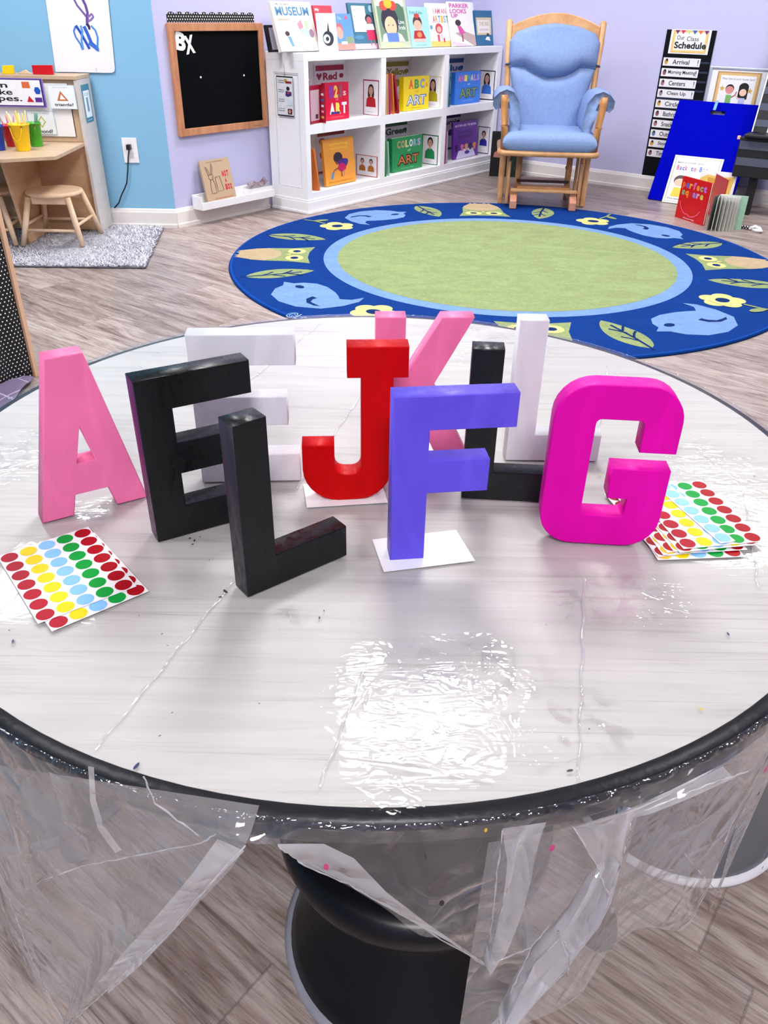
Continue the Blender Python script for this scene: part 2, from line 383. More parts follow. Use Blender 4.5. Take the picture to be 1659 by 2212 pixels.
for i, (x, y, a, pw_) in enumerate(TROFFERS):
    t = thing('ceiling_light', ['bright ceiling panel over the far half of the round table','bright ceiling panel left of the round table','bright ceiling panel right of the round table','bright ceiling panel behind the camera','bright ceiling panel near the wooden play desk','bright ceiling panel over the right of the round rug','bright ceiling panel in front of the bookcase'][i], 'ceiling light', (x,y,CEIL), (0,0,math.radians(a)), 'ceiling panels')
    b = MB(); w_, h_ = .34, .66
    for s_ in (-1,1):
        b.box((-w_,s_*h_/2-.02,-.02),(w_,s_*h_/2+.02,-.001)); b.box((s_*w_-.02,-h_/2+.02,-.02),(s_*w_+.02,h_/2-.02,-.001))
    b.build('frame', M_WHITEP, t)
    MB().box((-w_+.02,-h_/2+.02,-.014),(w_-.02,h_/2-.02,-.004)).build('diffuser', emit('lit_diffuser', LIGHT_COL+(1,), LIGHT*pw_), t)

# ---------------------------------------------------------------- round table
TC = Vector((-.0137,1.025,0)); R = .609
t = thing('round_table', 'round white wood-grain table with black edge band under clear plastic', 'table', TC)
M_BLK = plain('#0B0E16', .35, bump=.15, spec=.35, name='black_edge')
b = MB(); b.lathe([(R,T-.030),(R,T-.0022)], 128, sm=True); b.build('tabletop', laminate(), t)
b = MB(); b.lathe([(R+.0005,T-.036),(R+.012,T-.034),(R+.0155,T-.026),(R+.0155,T-.010),(R+.012,T-.0035),(R+.0005,T-.0022)], 128, cap=False); b.build('edge_band', M_BLK, t)
b = MB(); b.lathe([(R-.05,T-.055),(R-.05,T-.032)], 96, cap=False); b.lathe([(R-.053,T-.055),(R-.053,T-.032)], 96, cap=False); b.build('apron_rim', plain('#23262C', .5), t)
M_CHROME = plain('#C4C6CA', .18, metal=1, var=.03); M_RUB = plain('#2A2D2B', .6)
lx, ly = .297+.0137, .60-1.025
for k in range(4):
    a = k*PI/2; x = lx*math.cos(a)-ly*math.sin(a); y = lx*math.sin(a)+ly*math.cos(a)
    g = MB().tube([(x*.97,y*.97,T-.032),(x*.985,y*.985,.28)], .0165, 16).tube([(x*.985,y*.985,.285),(x,y,.035)], .0125, 16).build('leg', M_CHROME, t)
    MB().lathe([(.021,0),(.024,.004),(.024,.02),(.019,.045),(.014,.047)], 20, (x,y,0)).build('foot_cap', M_RUB, g)
    MB().box((-.04,-.04,T-.035),(.04,.04,T-.0301), M=Matrix.Translation((x*.97,y*.97,0))).build('mount_plate', plain('#3A3D42', .4, metal=.8), g)

# ---------------------------------------------------------------- clear plastic tablecloth
def cyl_hit(px, py, rad):                  # where a sight line meets the upright cylinder around the table (near side)
    d = ray(px,py); ox, oy = -TC.x, -TC.y; A = d.x**2+d.y**2; B = 2*(ox*d.x+oy*d.y); Cc = ox*ox+oy*oy-rad*rad
    q = B*B-4*A*Cc
    if q < 0: q = 0
    s_ = (-B-math.sqrt(q))/(2*A); p = EYE+d*s_; return math.atan2(p.y-TC.y,p.x-TC.x), p.z
def hemfn(pts, rad):
    H_ = sorted(cyl_hit(x,y,rad) for x,y in pts)
    th = np.array([h[0] for h in H_]); z = np.array([h[1] for h in H_])
    return lambda a: float(np.interp(a, th, z)), th[0], th[-1]
hem_main, m0, m1 = hemfn([(-60,1985),(65,1912),(174,1872),(300,1847),(434,1822),(466,1800),(535,1822),(600,1827),(646,1861),(767,1917),(893,1992),(1049,2086),(1100,2066),(1145,2048),(1230,1935),(1300,1850),(1366,1772),(1391,1753),(1527,1695),(1619,1665),(1720,1585)], .640)
def wob(a, *fr): return sum(math.sin(a*f+f*1.7) for f in fr)/len(fr)
cloth = MB()
RT = R+.0165
# flat on the table: fine rings so folds can stand up a little
creases = [((205,1620),(482,1282)),((482,1282),(560,1190)),((640,1055),(778,855)),((500,852),(700,692)),((690,1700),(797,1420)),((1250,1690),(1262,1250)),((1290,960),(1312,790)),((1640,1270),(1604,1060)),((860,1640),(1060,1690)),((0,1320),(40,1280))]
creases = [(P(*a,T),P(*b_,T)) for a,b_ in creases]
def topz(x, y):
    return 0
def ringpt(u, v):
    a = 2*PI*u; r = RT*min(1,v*1.0)
    return (TC.x+r*math.cos(a), TC.y+r*math.sin(a), T-.0006)
cloth.grid(ringpt, 160, 24, closeu=True)
for p, q in creases:                       # sharp packing folds stand up as little ridges
    d = (q-p); L = d.length; d.normalize(); n = Vector((-d.y,d.x,0)); k = max(6,int(L/.012)); v = []
    for i in range(k+1):
        c = p+d*(L*i/k)+n*(.0012*math.sin(i*1.3)); c.z = T
        hgt = .0016*(.5+.5*abs(math.sin(i*.7)))*min(1,i/2,(k-i)/2)
        v += [c-n*.0016-Vector((0,0,.0004)), c+Vector((0,0,hgt)), c+n*.0013-Vector((0,0,.0004))]
    cloth.add(v, [(3*i+j,3*i+j+1,3*i+j+4,3*i+j+3) for i in range(k) for j in (0,1)], 2, True)
STOOLS = [(.043,.604),(.469,.835),(-.54,.87)]
def push(a, z, rad):                       # the film rests against the stools
    for sx, sy in STOOLS:
        dx, dy = sx-TC.x, sy-TC.y; c = dx*math.cos(a)+dy*math.sin(a); e = dx*dx+dy*dy-c*c; r_ = .171
        if c > 0 and e < r_*r_:
            o = c+math.sqrt(r_*r_-e); k_ = max(0,min(1,(.43-z)/.13)); k_ = k_*k_*(3-2*k_)
            if o > rad: rad += (o-rad)*k_
    return rad
def fold(a, s):                            # in/out waves of the hanging film, growing downwards
    return (.007*math.sin(a*23+1.2*math.sin(a*5))+.003*math.sin(a*61+2*math.sin(a*9)))*s**1.3
def main(u, v):
    a = -PI+2*PI*u
    if m0 <= a <= m1: z1 = hem_main(a)
    else: z1 = .33+.05*math.sin(a*5)
    if v < .12:
        q = v/.12*PI/2; rad = RT-.001+.0045*math.sin(q); z = T-.0006-.0045*(1-math.cos(q))
        rad += .0012*math.sin(a*95+3*math.sin(a*13))*math.sin(q)
    else:
        s = (v-.12)/.88; z = T-.005+(z1-T+.005)*s; drop = max(0,(T-z))
        rad = RT+.0035+(.640-RT-.0035)*s+fold(a,s)*min(1,drop/.12)
        rad = push(a, z, max(rad, RT+.002) if z > T-.04 else rad)
    return (TC.x+rad*math.cos(a), TC.y+rad*math.sin(a), z)
cloth.grid(main, 720, 40, 1, closeu=True)
nq = 720*40
for i_ in range(720*5): cloth.mi[len(cloth.mi)-nq+i_] = 3
def lerp_pts(pts, t):
    x = t*(len(pts)-1); i = min(int(x), len(pts)-2); f = x-i; return pts[i][0]*(1-f)+pts[i+1][0]*f, pts[i][1]*(1-f)+pts[i+1][1]*f
def flap(left, right, rad0, rad1, nu=26, nv=60, waves=3, amp=.012, mi=2):
    def fn(u, v):
        l = lerp_pts(left, v); r_ = lerp_pts(right, v); px = l[0]*(1-u)+r_[0]*u; py = l[1]*(1-u)+r_[1]*u
        rad = rad0+(rad1-rad0)*v
        a, z = cyl_hit(px,py,rad); rad = push(a, z, rad)+amp*math.sin(u*PI*waves+v*2.5)*min(1,v*3)
        return (TC.x+rad*math.cos(a), TC.y+rad*math.sin(a), z)
    cloth.grid(fn, nu, nv, mi)
flap([(1240,1786),(1289,1868),(1256,1911),(1205,1990),(1145,2050),(1110,2130),(1079,2208)], [(1366,1768),(1345,1850),(1318,1930),(1307,1973),(1215,2105),(1134,2186),(1092,2214)], .632, .668)
flap([(1240,1788),(1300,1765),(1366,1740),(1440,1708),(1500,1680),(1560,1650)], [(1366,1772),(1380,1761),(1400,1751),(1470,1722),(1527,1698),(1580,1678)], .634, .644, waves=2, amp=.004)
flap([(1085,1790),(1092,1850),(1078,1930),(1060,2010),(1049,2084)], [(1180,1776),(1150,1850),(1120,1950),(1085,2040),(1053,2084)], .640, .655, 10, 40, 2, .010)
flap([(600,1823),(700,1822),(765,1852),(835,1925),(925,1994),(1049,2080)], [(600,1828),(648,1862),(768,1918),(893,1993),(975,2040),(1049,2087)], .6445, .646, 6, 60, 1, .001)
flap([(470,1812),(420,1880),(350,1962),(280,2040),(215,2118)], [(528,1838),(470,1900),(385,2000),(310,2078),(238,2140)], .652, .662, 14, 60, 1.5, .004)
flap([(190,1655),(196,1730),(214,1790),(250,1842)], [(203,1657),(206,1730),(222,1785),(262,1838)], .643, .648, 4, 30, 1, .001)
def crease_line(pts, rad, r_=.0008, mi=2):
    q = []
    for x, y in pts:
        a, z = cyl_hit(x,y,rad); rr_ = push(a,z,rad); q.append((TC.x+rr_*math.cos(a), TC.y+rr_*math.sin(a), z))
    out = []
    for i in range(len(q)-1):
        for k_ in range(8): f_ = k_/8; out.append(tuple(q[i][j]*(1-f_)+q[i+1][j]*f_+random.uniform(-.0006,.0006) for j in range(3)))
    out.append(q[-1]); cloth.tube(out, [r_*random.uniform(.5,1.2) for _ in out], 6, mi)
for pts, rd in (([(1049,2086),(1062,2000),(1072,1900),(1085,1795)],.648),([(600,1827),(646,1861),(767,1917),(893,1992),(1049,2086)],.642),([(1049,2086),(1100,2066),(1145,2048),(1186,2000)],.65),([(1366,1772),(1345,1850),(1318,1930),(1307,1973),(1215,2105),(1134,2186)],.655),
    ([(1240,1788),(1289,1868),(1300,1900),(1316,1935)],.66),([(1079,2208),(1110,2130),(1145,2050)],.66),([(1225,2110),(1235,2060),(1205,2010),(1228,2070)],.668),([(141,2212),(95,2130),(60,2050),(20,1940)],.662),([(372,2006),(253,2118),(150,2212)],.664),([(528,1826),(440,1925),(372,2006)],.664),
    ([(466,1802),(434,1822),(300,1847),(174,1872),(65,1912)],.644),([(310,1678),(335,1735),(430,1806)],.645),([(1391,1753),(1527,1695),(1619,1665)],.648),([(1480,1845),(1530,1905),(1582,1962)],.634)): crease_line(pts, rd)
hem3, a3, b3 = hemfn([(980,2330),(1040,2260),(1105,2212),(1180,2178),(1255,2146),(1314,2065),(1380,2018),(1410,2007),(1472,2001),(1527,1992),(1659,1944),(1800,1890)], .615)
def back_r(u, v):
    a = a3+(b3-a3)*u; z = T-.04+(hem3(a)-T+.04)*v; rad = .622+(.615-.622)*v+.006*math.sin(a*19)*v; rad = push(a, z, rad)
    return (TC.x+rad*math.cos(a), TC.y+rad*math.sin(a), z)
cloth.grid(back_r, 120, 30, 4)
# the long corner hanging at the left
flap([(-90,1640),(-80,1800),(-70,1930),(-60,2040),(-40,2090),(10,2120),(54,2150),(80,2200),(105,2262)], [(560,1740),(545,1790),(528,1824),(506,1852),(440,1925),(372,2006),(300,2075),(200,2160),(115,2270)], .630, .655, 60, 70, 2.2, .012, 4)
CRINKLES = [(*P(x,y,T)[:2],r_) for x,y,r_ in ((900,1530,.10),(1040,1470,.08),(1290,1560,.04),(1480,1000,.13),(1560,1120,.10),(1380,1290,.07),(60,980,.13),(1050,740,.16),(620,1330,.02),(190,1110,.05),(1250,1300,.05),(850,1690,.035),(1180,1590,.05))]
M_FM = film('clear_film_single', .015, .08, .24, 1.)
M_FT = film('clear_film_flat', .0, .02, .04, 1.0, True); M_FH = film('clear_film_hanging', .08, .24, .30, 1.); M_FF = film('clear_film_folded', .22, .50, .5, .65)
M_FR = film('clear_film_rim', .0, .025, .03, 1., rim=True)
cl = cloth.build('plastic_tablecloth', [M_FT,M_FM,M_FF,M_FR,M_FH]); tag(cl, 'clear crinkled plastic sheet draped over the round table with hanging corners', 'tablecloth')
# paint flecks on the sheet
sp = MB(); cols = ['#1A1A28','#1B1E55','#C43A78','#D9B23A']
spots = [(28,1386,.003,1),(20,1362,.0012,0),(295,1655,.0035,1),(487,1278,.0035,0),(476,1290,.0022,0),(345,1590,.0012,0),(372,1540,.001,0),(1232,1665,.0028,0),(1515,1532,.0022,3),(1273,1575,.001,0),(1573,1370,.0025,1),(1630,1029,.0018,0),(700,1320,.0014,0),(690,1335,.0022,0),(410,1163,.002,0),(420,1168,.002,0),(432,1160,.0013,0),(416,1176,.0016,0),(452,1210,.001,0),(560,1520,.001,0),(583,1045,.0022,0),(785,885,.002,1),(795,888,.0015,1),(1296,1026,.0022,3),(617,832,.0014,2),(880,1480,.0008,0),(1180,1350,.0008,0),(305,794,.0016,1),(340,763,.0016,0),(350,1370,.0012,0),(362,1395,.001,0),(300,1330,.001,0)]
for x, y, r_, c in spots:
    p = P(x,y,T)-TC; a = random.random()*3; v = []
    for i in range(10):
        q = 2*PI*i/10; rx = r_*(.8+.4*random.random())*math.cos(q)*.45; ry = r_*(.8+.4*random.random())*math.sin(q)*1.1
        v.append((p.x+rx*math.cos(a)-ry*math.sin(a), p.y+rx*math.sin(a)+ry*math.cos(a), T+.0004))
    sp.add([Vector(q)+TC for q in v], [list(range(10))], c)
for x, y, r_, c in ((1184,1812,.003,2),(707,1852,.003,2),(951,1930,.003,0),(1044,1773,.0018,3),(1648,1818,.003,1),(1640,1835,.004,1),(1652,1848,.003,1),(1632,1862,.002,1),(1655,1790,.002,1),(1622,1700,.002,0),(1650,1655,.004,2),(1636,1648,.003,2)):
    a, z = cyl_hit(x,y,.66); n_ = Vector((math.cos(a),math.sin(a),0)); tt = Vector((-n_.y,n_.x,0)); p = TC+n_*.668; p.z = z
    sp.add([p+tt*(r_*.7*math.cos(q))+Vector((0,0,r_*1.4*math.sin(q))) for q in [2*PI*i/8 for i in range(8)]], [list(range(8))], c)
sp.build('paint_flecks', [plain(c, .4) for c in cols], cl)['kind'] = 'stuff'

# ---------------------------------------------------------------- painted letters
def arc(cx, cy, r_, a0, a1, n=7): return [(cx+r_*math.cos(math.radians(a0+(a1-a0)*i/n)), cy+r_*math.sin(math.radians(a0+(a1-a0)*i/n))) for i in range(n+1)]
HL = .207
GLY = {
 'A': [[(0,0),(.039,0),(.0455,.028),(.0855,.028),(.0925,0),(.132,0),(.087,HL),(.044,HL)],[(.055,.070),(.0775,.070),(.0665,.117)]],
 'E': [[(0,0),(.133,0),(.133,.041),(.0395,.041),(.0395,.084),(.120,.084),(.120,.124),(.0395,.124),(.0395,.167),(.133,.167),(.133,HL),(0,HL)]],
 'L': [[(0,0),(.133,0),(.133,.041),(.0385,.041),(.0385,HL),(0,HL)]],
 'F': [[(0,0),(.040,0),(.040,.089),(.109,.089),(.109,.129),(.040,.129),(.040,.167),(.135,.167),(.135,HL),(0,HL)]],
 'J': [[*arc(.030,.048,.048,180,270), *arc(.067,.048,.048,270,360), (.115,.171),(.132,.171),(.132,HL),(.059,HL),(.059,.171),(.076,.171),*arc(.064,.050,.012,0,-90,4),*arc(.051,.050,.012,270,180,4),(.039,.081),(0,.081),(-.018,.081),(-.018,.048)]],
 'K': [[(0,0),(.040,0),(.040,.060),(.052,.078),(.090,0),(.136,0),(.080,.112),(.130,HL),(.087,HL),(.040,.125),(.040,HL),(0,HL)]],
 'G': [[*arc(.006,.040,.040,180,270), *arc(.066,.040,.040,270,360),(.106,.105),(.040,.105),(.040,.0655),(.063,.0655),*arc(.057,.047,.006,0,-90,3),(.0125,.041),*arc(.019,.160,.006,180,90,3),*arc(.060,.160,.006,90,0,3),(.066,.127),(.107,.127),*arc(.065,.165,.042,0,90),*arc(.010,.163,.044,90,180)]],
}
GLY['J'] = [[(-.019,.081),(-.019,.046),*arc(.027,.046,.046,180,270)[1:],*arc(.050,.046,.045,270,360),(.095,.171),(.113,.171),(.113,HL+.003),(.039,HL+.003),(.039,.171),(.056,.171),*arc(.044,.051,.012,0,-90,4),*arc(.034,.051,.012,270,180,4),(.022,.081)]]
def painted_letter(ch, corner, ang, m, label, group=None, th=.028, z=T, side=None):
    cu = bpy.data.curves.new('letter','CURVE'); cu.dimensions = '2D'; cu.fill_mode = 'BOTH'
    cu.extrude = th/2-.0012; cu.bevel_depth = .0012; cu.bevel_resolution = 1; cu.offset = -.0012
    for sp_ in GLY[ch]:
        s_ = cu.splines.new('POLY'); s_.points.add(len(sp_)-1); s_.use_cyclic_u = True
        for p, (x, y) in zip(s_.points, sp_): p.co = (x,y,0,1)
    ob = bpy.data.objects.new('tmp', cu); C.objects.link(ob)
    dg = bpy.context.evaluated_depsgraph_get(); me = bpy.data.meshes.new_from_object(ob.evaluated_get(dg))
    bpy.data.objects.remove(ob)
    for v in me.vertices: x, y, zz = v.co; v.co = (x, -zz+th/2, y)
    me.materials.clear(); me.materials.append(m)
    if side:                                  # an unpainted-through side in another colour
        me.materials.append(side)
        for p in me.polygons:
            if p.center.x < .004 and abs(p.normal.x) > .9: p.material_index = 1
    me.name = 'painted_letter'
    o = bpy.data.objects.new('painted_letter', me); C.objects.link(o)
    o.location = (corner[0],corner[1],z+.0004); o.rotation_euler = (0,0,math.radians(ang))
    return tag(o, label, 'letter', group)
c_pink = painted('#FA7AAE', .5); c_black = painted('#0A0C0E', .36, '#111517', .22); c_white = painted('#E6E5EC', .5)
painted_letter('A', (-.424,.820), 31.0, c_pink, 'pink painted letter A standing at the left of the table')
painted_letter('E', (-.271,.784), 30.4, c_black, 'black painted letter E with a purple left side, behind the front black L', side=painted('#5B1E55', .4))
painted_letter('L', (-.147,.681), 38.5, c_black, 'black painted letter L nearest the camera', side=painted('#2A2330', .4))
painted_letter('E', (-.247,.928), 4.0, c_white, 'white painted letter E standing behind the black E')
painted_letter('J', (-.086,.886), 4.0, painted('#CC0004', .5, spec=.12), 'red painted letter J standing on a white card')
painted_letter('F', (.008,.755), 7.5, painted('#604CDC', .5, '#6654E4'), 'purple painted letter F standing on a white card')
pk = P(811.6,686.7,T+HL); painted_letter('K', (pk.x,pk.y), 3.0, c_pink, 'pink painted letter K half hidden behind the red J')
painted_letter('L', (.102,.899), -3.5, c_black, 'black painted letter L partly hidden behind the purple F')
painted_letter('L', (.173,1.006), .5, c_white, 'white painted letter L standing farthest back')
painted_letter('G', (.221,.799), -4.4, painted('#E400A8', .5, '#E800AC', .15, .12), 'magenta painted letter G at the right of the group')

# ---------------------------------------------------------------- cards and sticker sheets on the table
def card(name, quad, z, label, cat, col='#F2EFF2', th=.0004, group=None):
    pts = [P(*q,z) for q in quad]; c = sum(pts, Vector())/len(pts)
    b = MB(); b.prism([(p.x-c.x,p.y-c.y) for p in pts], 0, th, axis='z'); o = b.build(name, plain(col, .6, var=.01)); o.location = c; return tag(o, label, cat, group)
card('white_card', [(804,1166),(829,1236),(1026.6,1211.6),(985,1145)], T+.0002, 'blank white card lying under the purple letter F', 'card')
card('white_card', [(655,1046),(663,1097),(838,1086),(820,1030)], T+.0002, 'blank white card lying under the red letter J', 'card')
SC = ['#A80624','#E8CC00','#7FB8EA','#009838','#A00010']
def sticker_sheet(origin, ux, z, label, ncol=5, group=None, cols=SC, seed=0, curl=0, W_=.107, L_=.149, c0='#E8E6E8'):
    # origin: lower-left corner; rows run along the long side
    t = thing('sticker_sheet', label, 'sticker sheet', (origin[0],origin[1],z), (0,0,ux), group)
    w_ = W_*ncol/5
    MB().grid(lambda u, v: (w_*u, L_*v, .0002+curl*(max(0,u-.6)**2)), 8, 8).build('backing_sheet', plain(c0, .55, var=.01), t)
    pit = W_/5; pl = L_/7
    for i in range(ncol):
        a = Art(w_, L_)
        for j in range(7):
            cx = pit*(i+.5); cy = pl*(j+.5)
            a.ell(cx/w_, cy/L_, .0094/w_, .0094/L_, cols[i])
            a.k = 0
        for n_, vv in enumerate(a.v): a.v[n_] = (vv[0], vv[1], 1)
        o = a.build('sticker_column', t, eps=0, base=.0005, axis='z', rough=.5, spec=.15)
    return t
def ang2(p, q): return math.atan2(q.y-p.y, q.x-p.x)
a_, b_, c_, d_ = P(0,1200,T), P(83,1351,T), P(295,1270,T), P(187,1142,T)
# corners: a left, b near, c right, d far; long side a->b, short side b->c ; local x along b->c, y along b->a
rot1 = ang2(b_,c_)
sticker_sheet(P(113,1366,T), rot1+.04, T+.0010, 'lower sheet of coloured dot stickers, mostly covered by the other left sheet')
sticker_sheet(b_, rot1, T+.0019, 'top sheet of coloured dot stickers left of the black letters')
p0 = P(1474,1196,T); p1 = P(1650,1179,T)
rot2 = ang2(p0,p1); sg = 'fanned dot sticker sheets beside the magenta G'
for i, (dx, dy, da) in enumerate([(-.034,-.016,-.09),(-.032,-.011,.03),(-.026,-.008,-.05),(-.020,-.004,.05),(-.012,-.003,-.03),(-.006,-.006,.02)]):
    sticker_sheet((p0.x+dx,p0.y+dy), rot2+da, T+.001+i*.0009, 'dot sticker sheet low in the pile behind the magenta G', group=sg, cols=SC[::-1] if i%2 else ['#E8B820']+SC[1:])
sticker_sheet(p0, rot2, T+.0066, 'topmost full sheet of dot stickers in the pile behind the G')
s0 = P(1553,1186,T); sticker_sheet(s0-Vector((.0,0,0)), rot2+.11, T+.0078, 'single torn strip of light blue dot stickers across the pile behind the G', ncol=1, cols=['#8CC4F0'])

# ---------------------------------------------------------------- hourglass stools under the table
def stool(x, y, col, label, rim='#8E8E96', rough=.32, metal=0):
    t = thing('hourglass_stool', label, 'stool', (x,y,0)); m = plain(col, rough, metal=metal, var=.03, spec=.3)
    prof = [(.156,.006),(.158,.012),(.150,.03),(.128,.07),(.105,.115),(.098,.145),(.104,.175),(.122,.205)]
    MB().lathe(prof, 64, cap=False).build('pedestal', m, t)
    MB().lathe([(.158,0),(.165,.002),(.166,.008),(.160,.014),(.154,.014)], 64, cap=False).build('rubber_rim', plain(rim, .6), t)
    MB().lathe([(.118,.200),(.140,.212),(.156,.228),(.161,.243),(.160,.262),(.150,.272),(.130,.274),(.05,.266),(.001,.264)], 64).build('seat', m, t)
stool(.043, .604, '#05070E', 'black hourglass stool under the front of the table')
stool(.469, .835, '#6E6F74', 'silver grey hourglass stool under the right of the table', rim='#D8D6DA', rough=.28, metal=.35)
stool(-.54, .87, '#56605F', 'grey green hourglass stool behind the plastic at the left of the table', rim='#6B7688')

# ---------------------------------------------------------------- round rug
RC = Vector((.578,4.04,0)); R1, R2, R3 = 1.357, .901, .832
def carpet(col, var=.14, sc=60):
    key = ('carpet',col,sc)
    if key in _m: return _m[key]
    k = N('carpet'); v = k.coords((1,1,1)); f = k.noise(v, sc, 4, .6); g = k.noise(k.coords((1,2.2,1)), 6, 4, .6, 1); c = lin(col)
    h = k.math('ADD', k.math('MULTIPLY', f, .5), k.math('MULTIPLY', g, .5))
    k.link(k.ramp(h, [(.35,tuple(x*(1-var) for x in c[:3])+(1,)),(.65,tuple(x*(1+var*.6) for x in c[:3])+(1,))]), k.b.inputs['Base Color'])
    k.b.inputs['Roughness'].default_value = .95; k.b.inputs['Specular IOR Level'].default_value = .1; k.bump(f, .4, .004); _m[key] = k.m; return k.m
BLUE, LBL, GRN, YEL, TAN, NAV = '#05337A','#7090C0','#8A9768','#CFC480','#B09C7C','#0A2A60'
t = thing('round_rug', 'large round blue and green rug with owls, birds, leaves and flowers', 'rug', RC)
MB().lathe([(R1,0),(R1+.002,.004),(R1-.002,.009),(R1-.008,.010)], 160).build('pile', carpet(BLUE), t)
MB().lathe([(R1-.004,.0102),(R1-.008,.0118),(R1-.014,.0104)], 160, cap=False).build('bound_edge', carpet('#0A4496'), t)
b = MB(); b.lathe([(R2,.0103),(R2,.0106)], 160); b.build('light_blue_ring', carpet(LBL), t)
b = MB(); b.lathe([(R3,.0107),(R3,.0112)], 160); b.build('green_centre', carpet(GRN, .2), t)
def motif(kind, phi, par):
    a = Art(1,1); c_, s_ = math.cos(phi), math.sin(phi)
    if kind == 'owl':
        a.poly([(-.105,-.13),(.105,-.13),(.12,-.05),(.125,.06),(.155,.17),(.05,.15),(-.05,.15),(-.155,.17),(-.125,.06),(-.12,-.05)], GRN)
        a.poly([(-.12,-.06),(-.10,-.13),(-.07,-.19),(-.06,-.215),(-.045,-.195),(-.03,-.22),(-.015,-.20),(.015,-.20),(.03,-.22),(.045,-.195),(.06,-.215),(.07,-.19),(.10,-.13),(.12,-.06)]+[(.10*math.cos(q),-.06+.075*math.sin(q)) for q in np.linspace(.3,PI-.3,8)], TAN)
        for sx in (-1,1): a.ell(sx*.062,.085,.05,.045,YEL); a.ell(sx*.062,.085,.022,.02,NAV)
        a.poly([(-.014,.06),(.014,.06),(0,.03)], YEL)
    elif kind == 'leaf':
        L = []
        for i in range(13): q = i/12; L.append((.085*math.sin(PI*q)**.7*(1-.25*q)+.02*q, -.17+.33*q))
        Rr = []
        for i in range(13): q = i/12; Rr.append((-.075*math.sin(PI*q)**.7*(1-.35*q)+.02*q, -.17+.33*q))
        a.poly(L+[(.03,.19)]+Rr[::-1], GRN)
        a.line([(.0,-.19),(.0,-.05),(.012,.10)], .012, NAV)
        for s1, y0 in ((1,-.09),(-1,-.05),(1,0),(-1,.03)): a.line([(.0,y0),(s1*.022,y0+.035),(s1*.045,y0+.06)], .010, NAV)
    elif kind == 'flower':
        for i in range(5): q = 2*PI*i/5+.3; a.ell(.055*math.cos(q),.05+.055*math.sin(q),.045,.045,YEL)
        a.ell(0,.05,.06,.06,YEL); a.ell(0,.05,.034,.030,NAV)
        a.line([(0,-.04),(.01,-.12),(.0,-.20)], .014, GRN); a.ell(.045,-.11,.045,.02,GRN,.5)
    elif kind == 'bird':
        body = [(.19,.02),(.235,.0),(.19,-.025),(.165,-.07),(.10,-.115),(.0,-.13),(-.10,-.11),(-.18,-.05),(-.20,.03),(-.19,.10),(-.155,.14),(-.15,.09),(-.115,.06),(-.075,.075),(-.02,.09),(.06,.10),(.13,.09),(.175,.055)]
        body = [(x, y*1.22+.005) for x, y in body]; a.poly(body, LBL); a.ell(.13,.025,.026,.018,NAV)
        w1 = [(-.02,.0),(-.035,-.04),(-.08,-.065),(-.13,-.06),(-.15,-.04),(-.12,-.045),(-.08,-.045),(-.055,-.02),(-.05,.005)]
        a.poly(w1, NAV)
    for i, (x, y, k) in enumerate(a.v):        # x clockwise along the border, y towards the centre
        u, v = x, y; r_ = 1.128-v
        X = r_*c_+u*s_; Y = r_*s_-u*c_; a.v[i] = (X,Y,k)
    cols = sorted(set(a.c)); b = MB(); b.v = [(x,y,.0104+k*.00025) for x,y,k in a.v]; b.f = a.f; b.mi = [cols.index(c) for c in a.c]; b.sm = [False]*len(a.f)
    b.build(kind+'_motif', [carpet(c) for c in cols], par)
SEQ = ['owl','leaf','bird','flower','leaf']
for i in range(20): motif(SEQ[i%5], math.radians(90+18*i), t)
a = Art(1,1); v, f, x0, x1, y0, y1 = text_mesh('©Lea', .0)
p = P(648,684,.011)-RC; a.text('©Lea', p.x-.06, p.y-.03, p.x+.06, p.y+.03, '#8FB6E4', 0.0, rot=-.55); a.build('woven_lettering', t, axis='z', off=(0,0,.0104), eps=.0003)

# ---------------------------------------------------------------- bookcase
BC = RP(0,0); t = thing('bookcase', 'long low white bookcase with six cubbies against the purple wall', 'bookcase', BC, (0,0,RZA))
Lc, Dc, Hc = 2.135, .298, .845
X = [0,.037,.697,.745,1.390,1.443,2.083,Lc]
MB().box((0,.0,.805),(Lc,Dc,Hc)).build('top_board', M_WHITEP, t, bevel=.002)
MB().box((.037,.001,.435),(2.083,Dc-.012,.485)).build('middle_shelf', M_WHITEP, t)
MB().box((.037,.0,.08),(2.083,Dc-.012,.117)).build('bottom_shelf', M_WHITEP, t)
MB().box((.0,Dc-.012,.08),(Lc,Dc,.805)).build('back_panel', M_WHITEP, t)
for x0, x1 in ((.697,.745),(1.390,1.443)):
    b = MB(); b.box((x0,.0,.117),(x1,Dc-.012,.435)); b.box((x0,.0,.485),(x1,Dc-.012,.805)); b.build('divider', M_WHITEP, t)
MB().box((2.083,0,.08),(Lc,Dc-.012,.805)).build('side_panel', M_WHITEP, t)
b = MB(); b.box((.008,0,.08),(.037,Dc-.012,.805)); b.box((0,0,.08),(.008,.045,.805)); b.box((0,Dc-.055,.08),(.008,Dc-.012,.805)); b.box((0,.045,.745),(.008,Dc-.055,.805)); b.box((0,.045,.08),(.008,Dc-.055,.135))
b.build('side_panel', M_WHITEP, t, bevel=.001)
b = MB(); yy0, yy1 = .045, Dc-.055
for q in ((yy0,.135,yy0+.008,.745),(yy1-.008,.135,yy1,.745),(yy0+.008,.135,yy1-.008,.143),(yy0+.008,.737,yy1-.008,.745)): b.box((.003,q[0],q[1]),(.0081,q[2],q[3]))
b.build('panel_moulding', plain('#E2E0E2', .35), t, bevel=.001)
MB().box((-.010,-.010,0),(Lc-.0,Dc,.068)).box((-.006,-.006,.068),(Lc,Dc,.080)).box((-.016,-.016,0),(Lc,-.010,.016)).box((-.016,-.010,0),(-.010,Dc,.016)).build('plinth', M_WHITEP, t, bevel=.003)

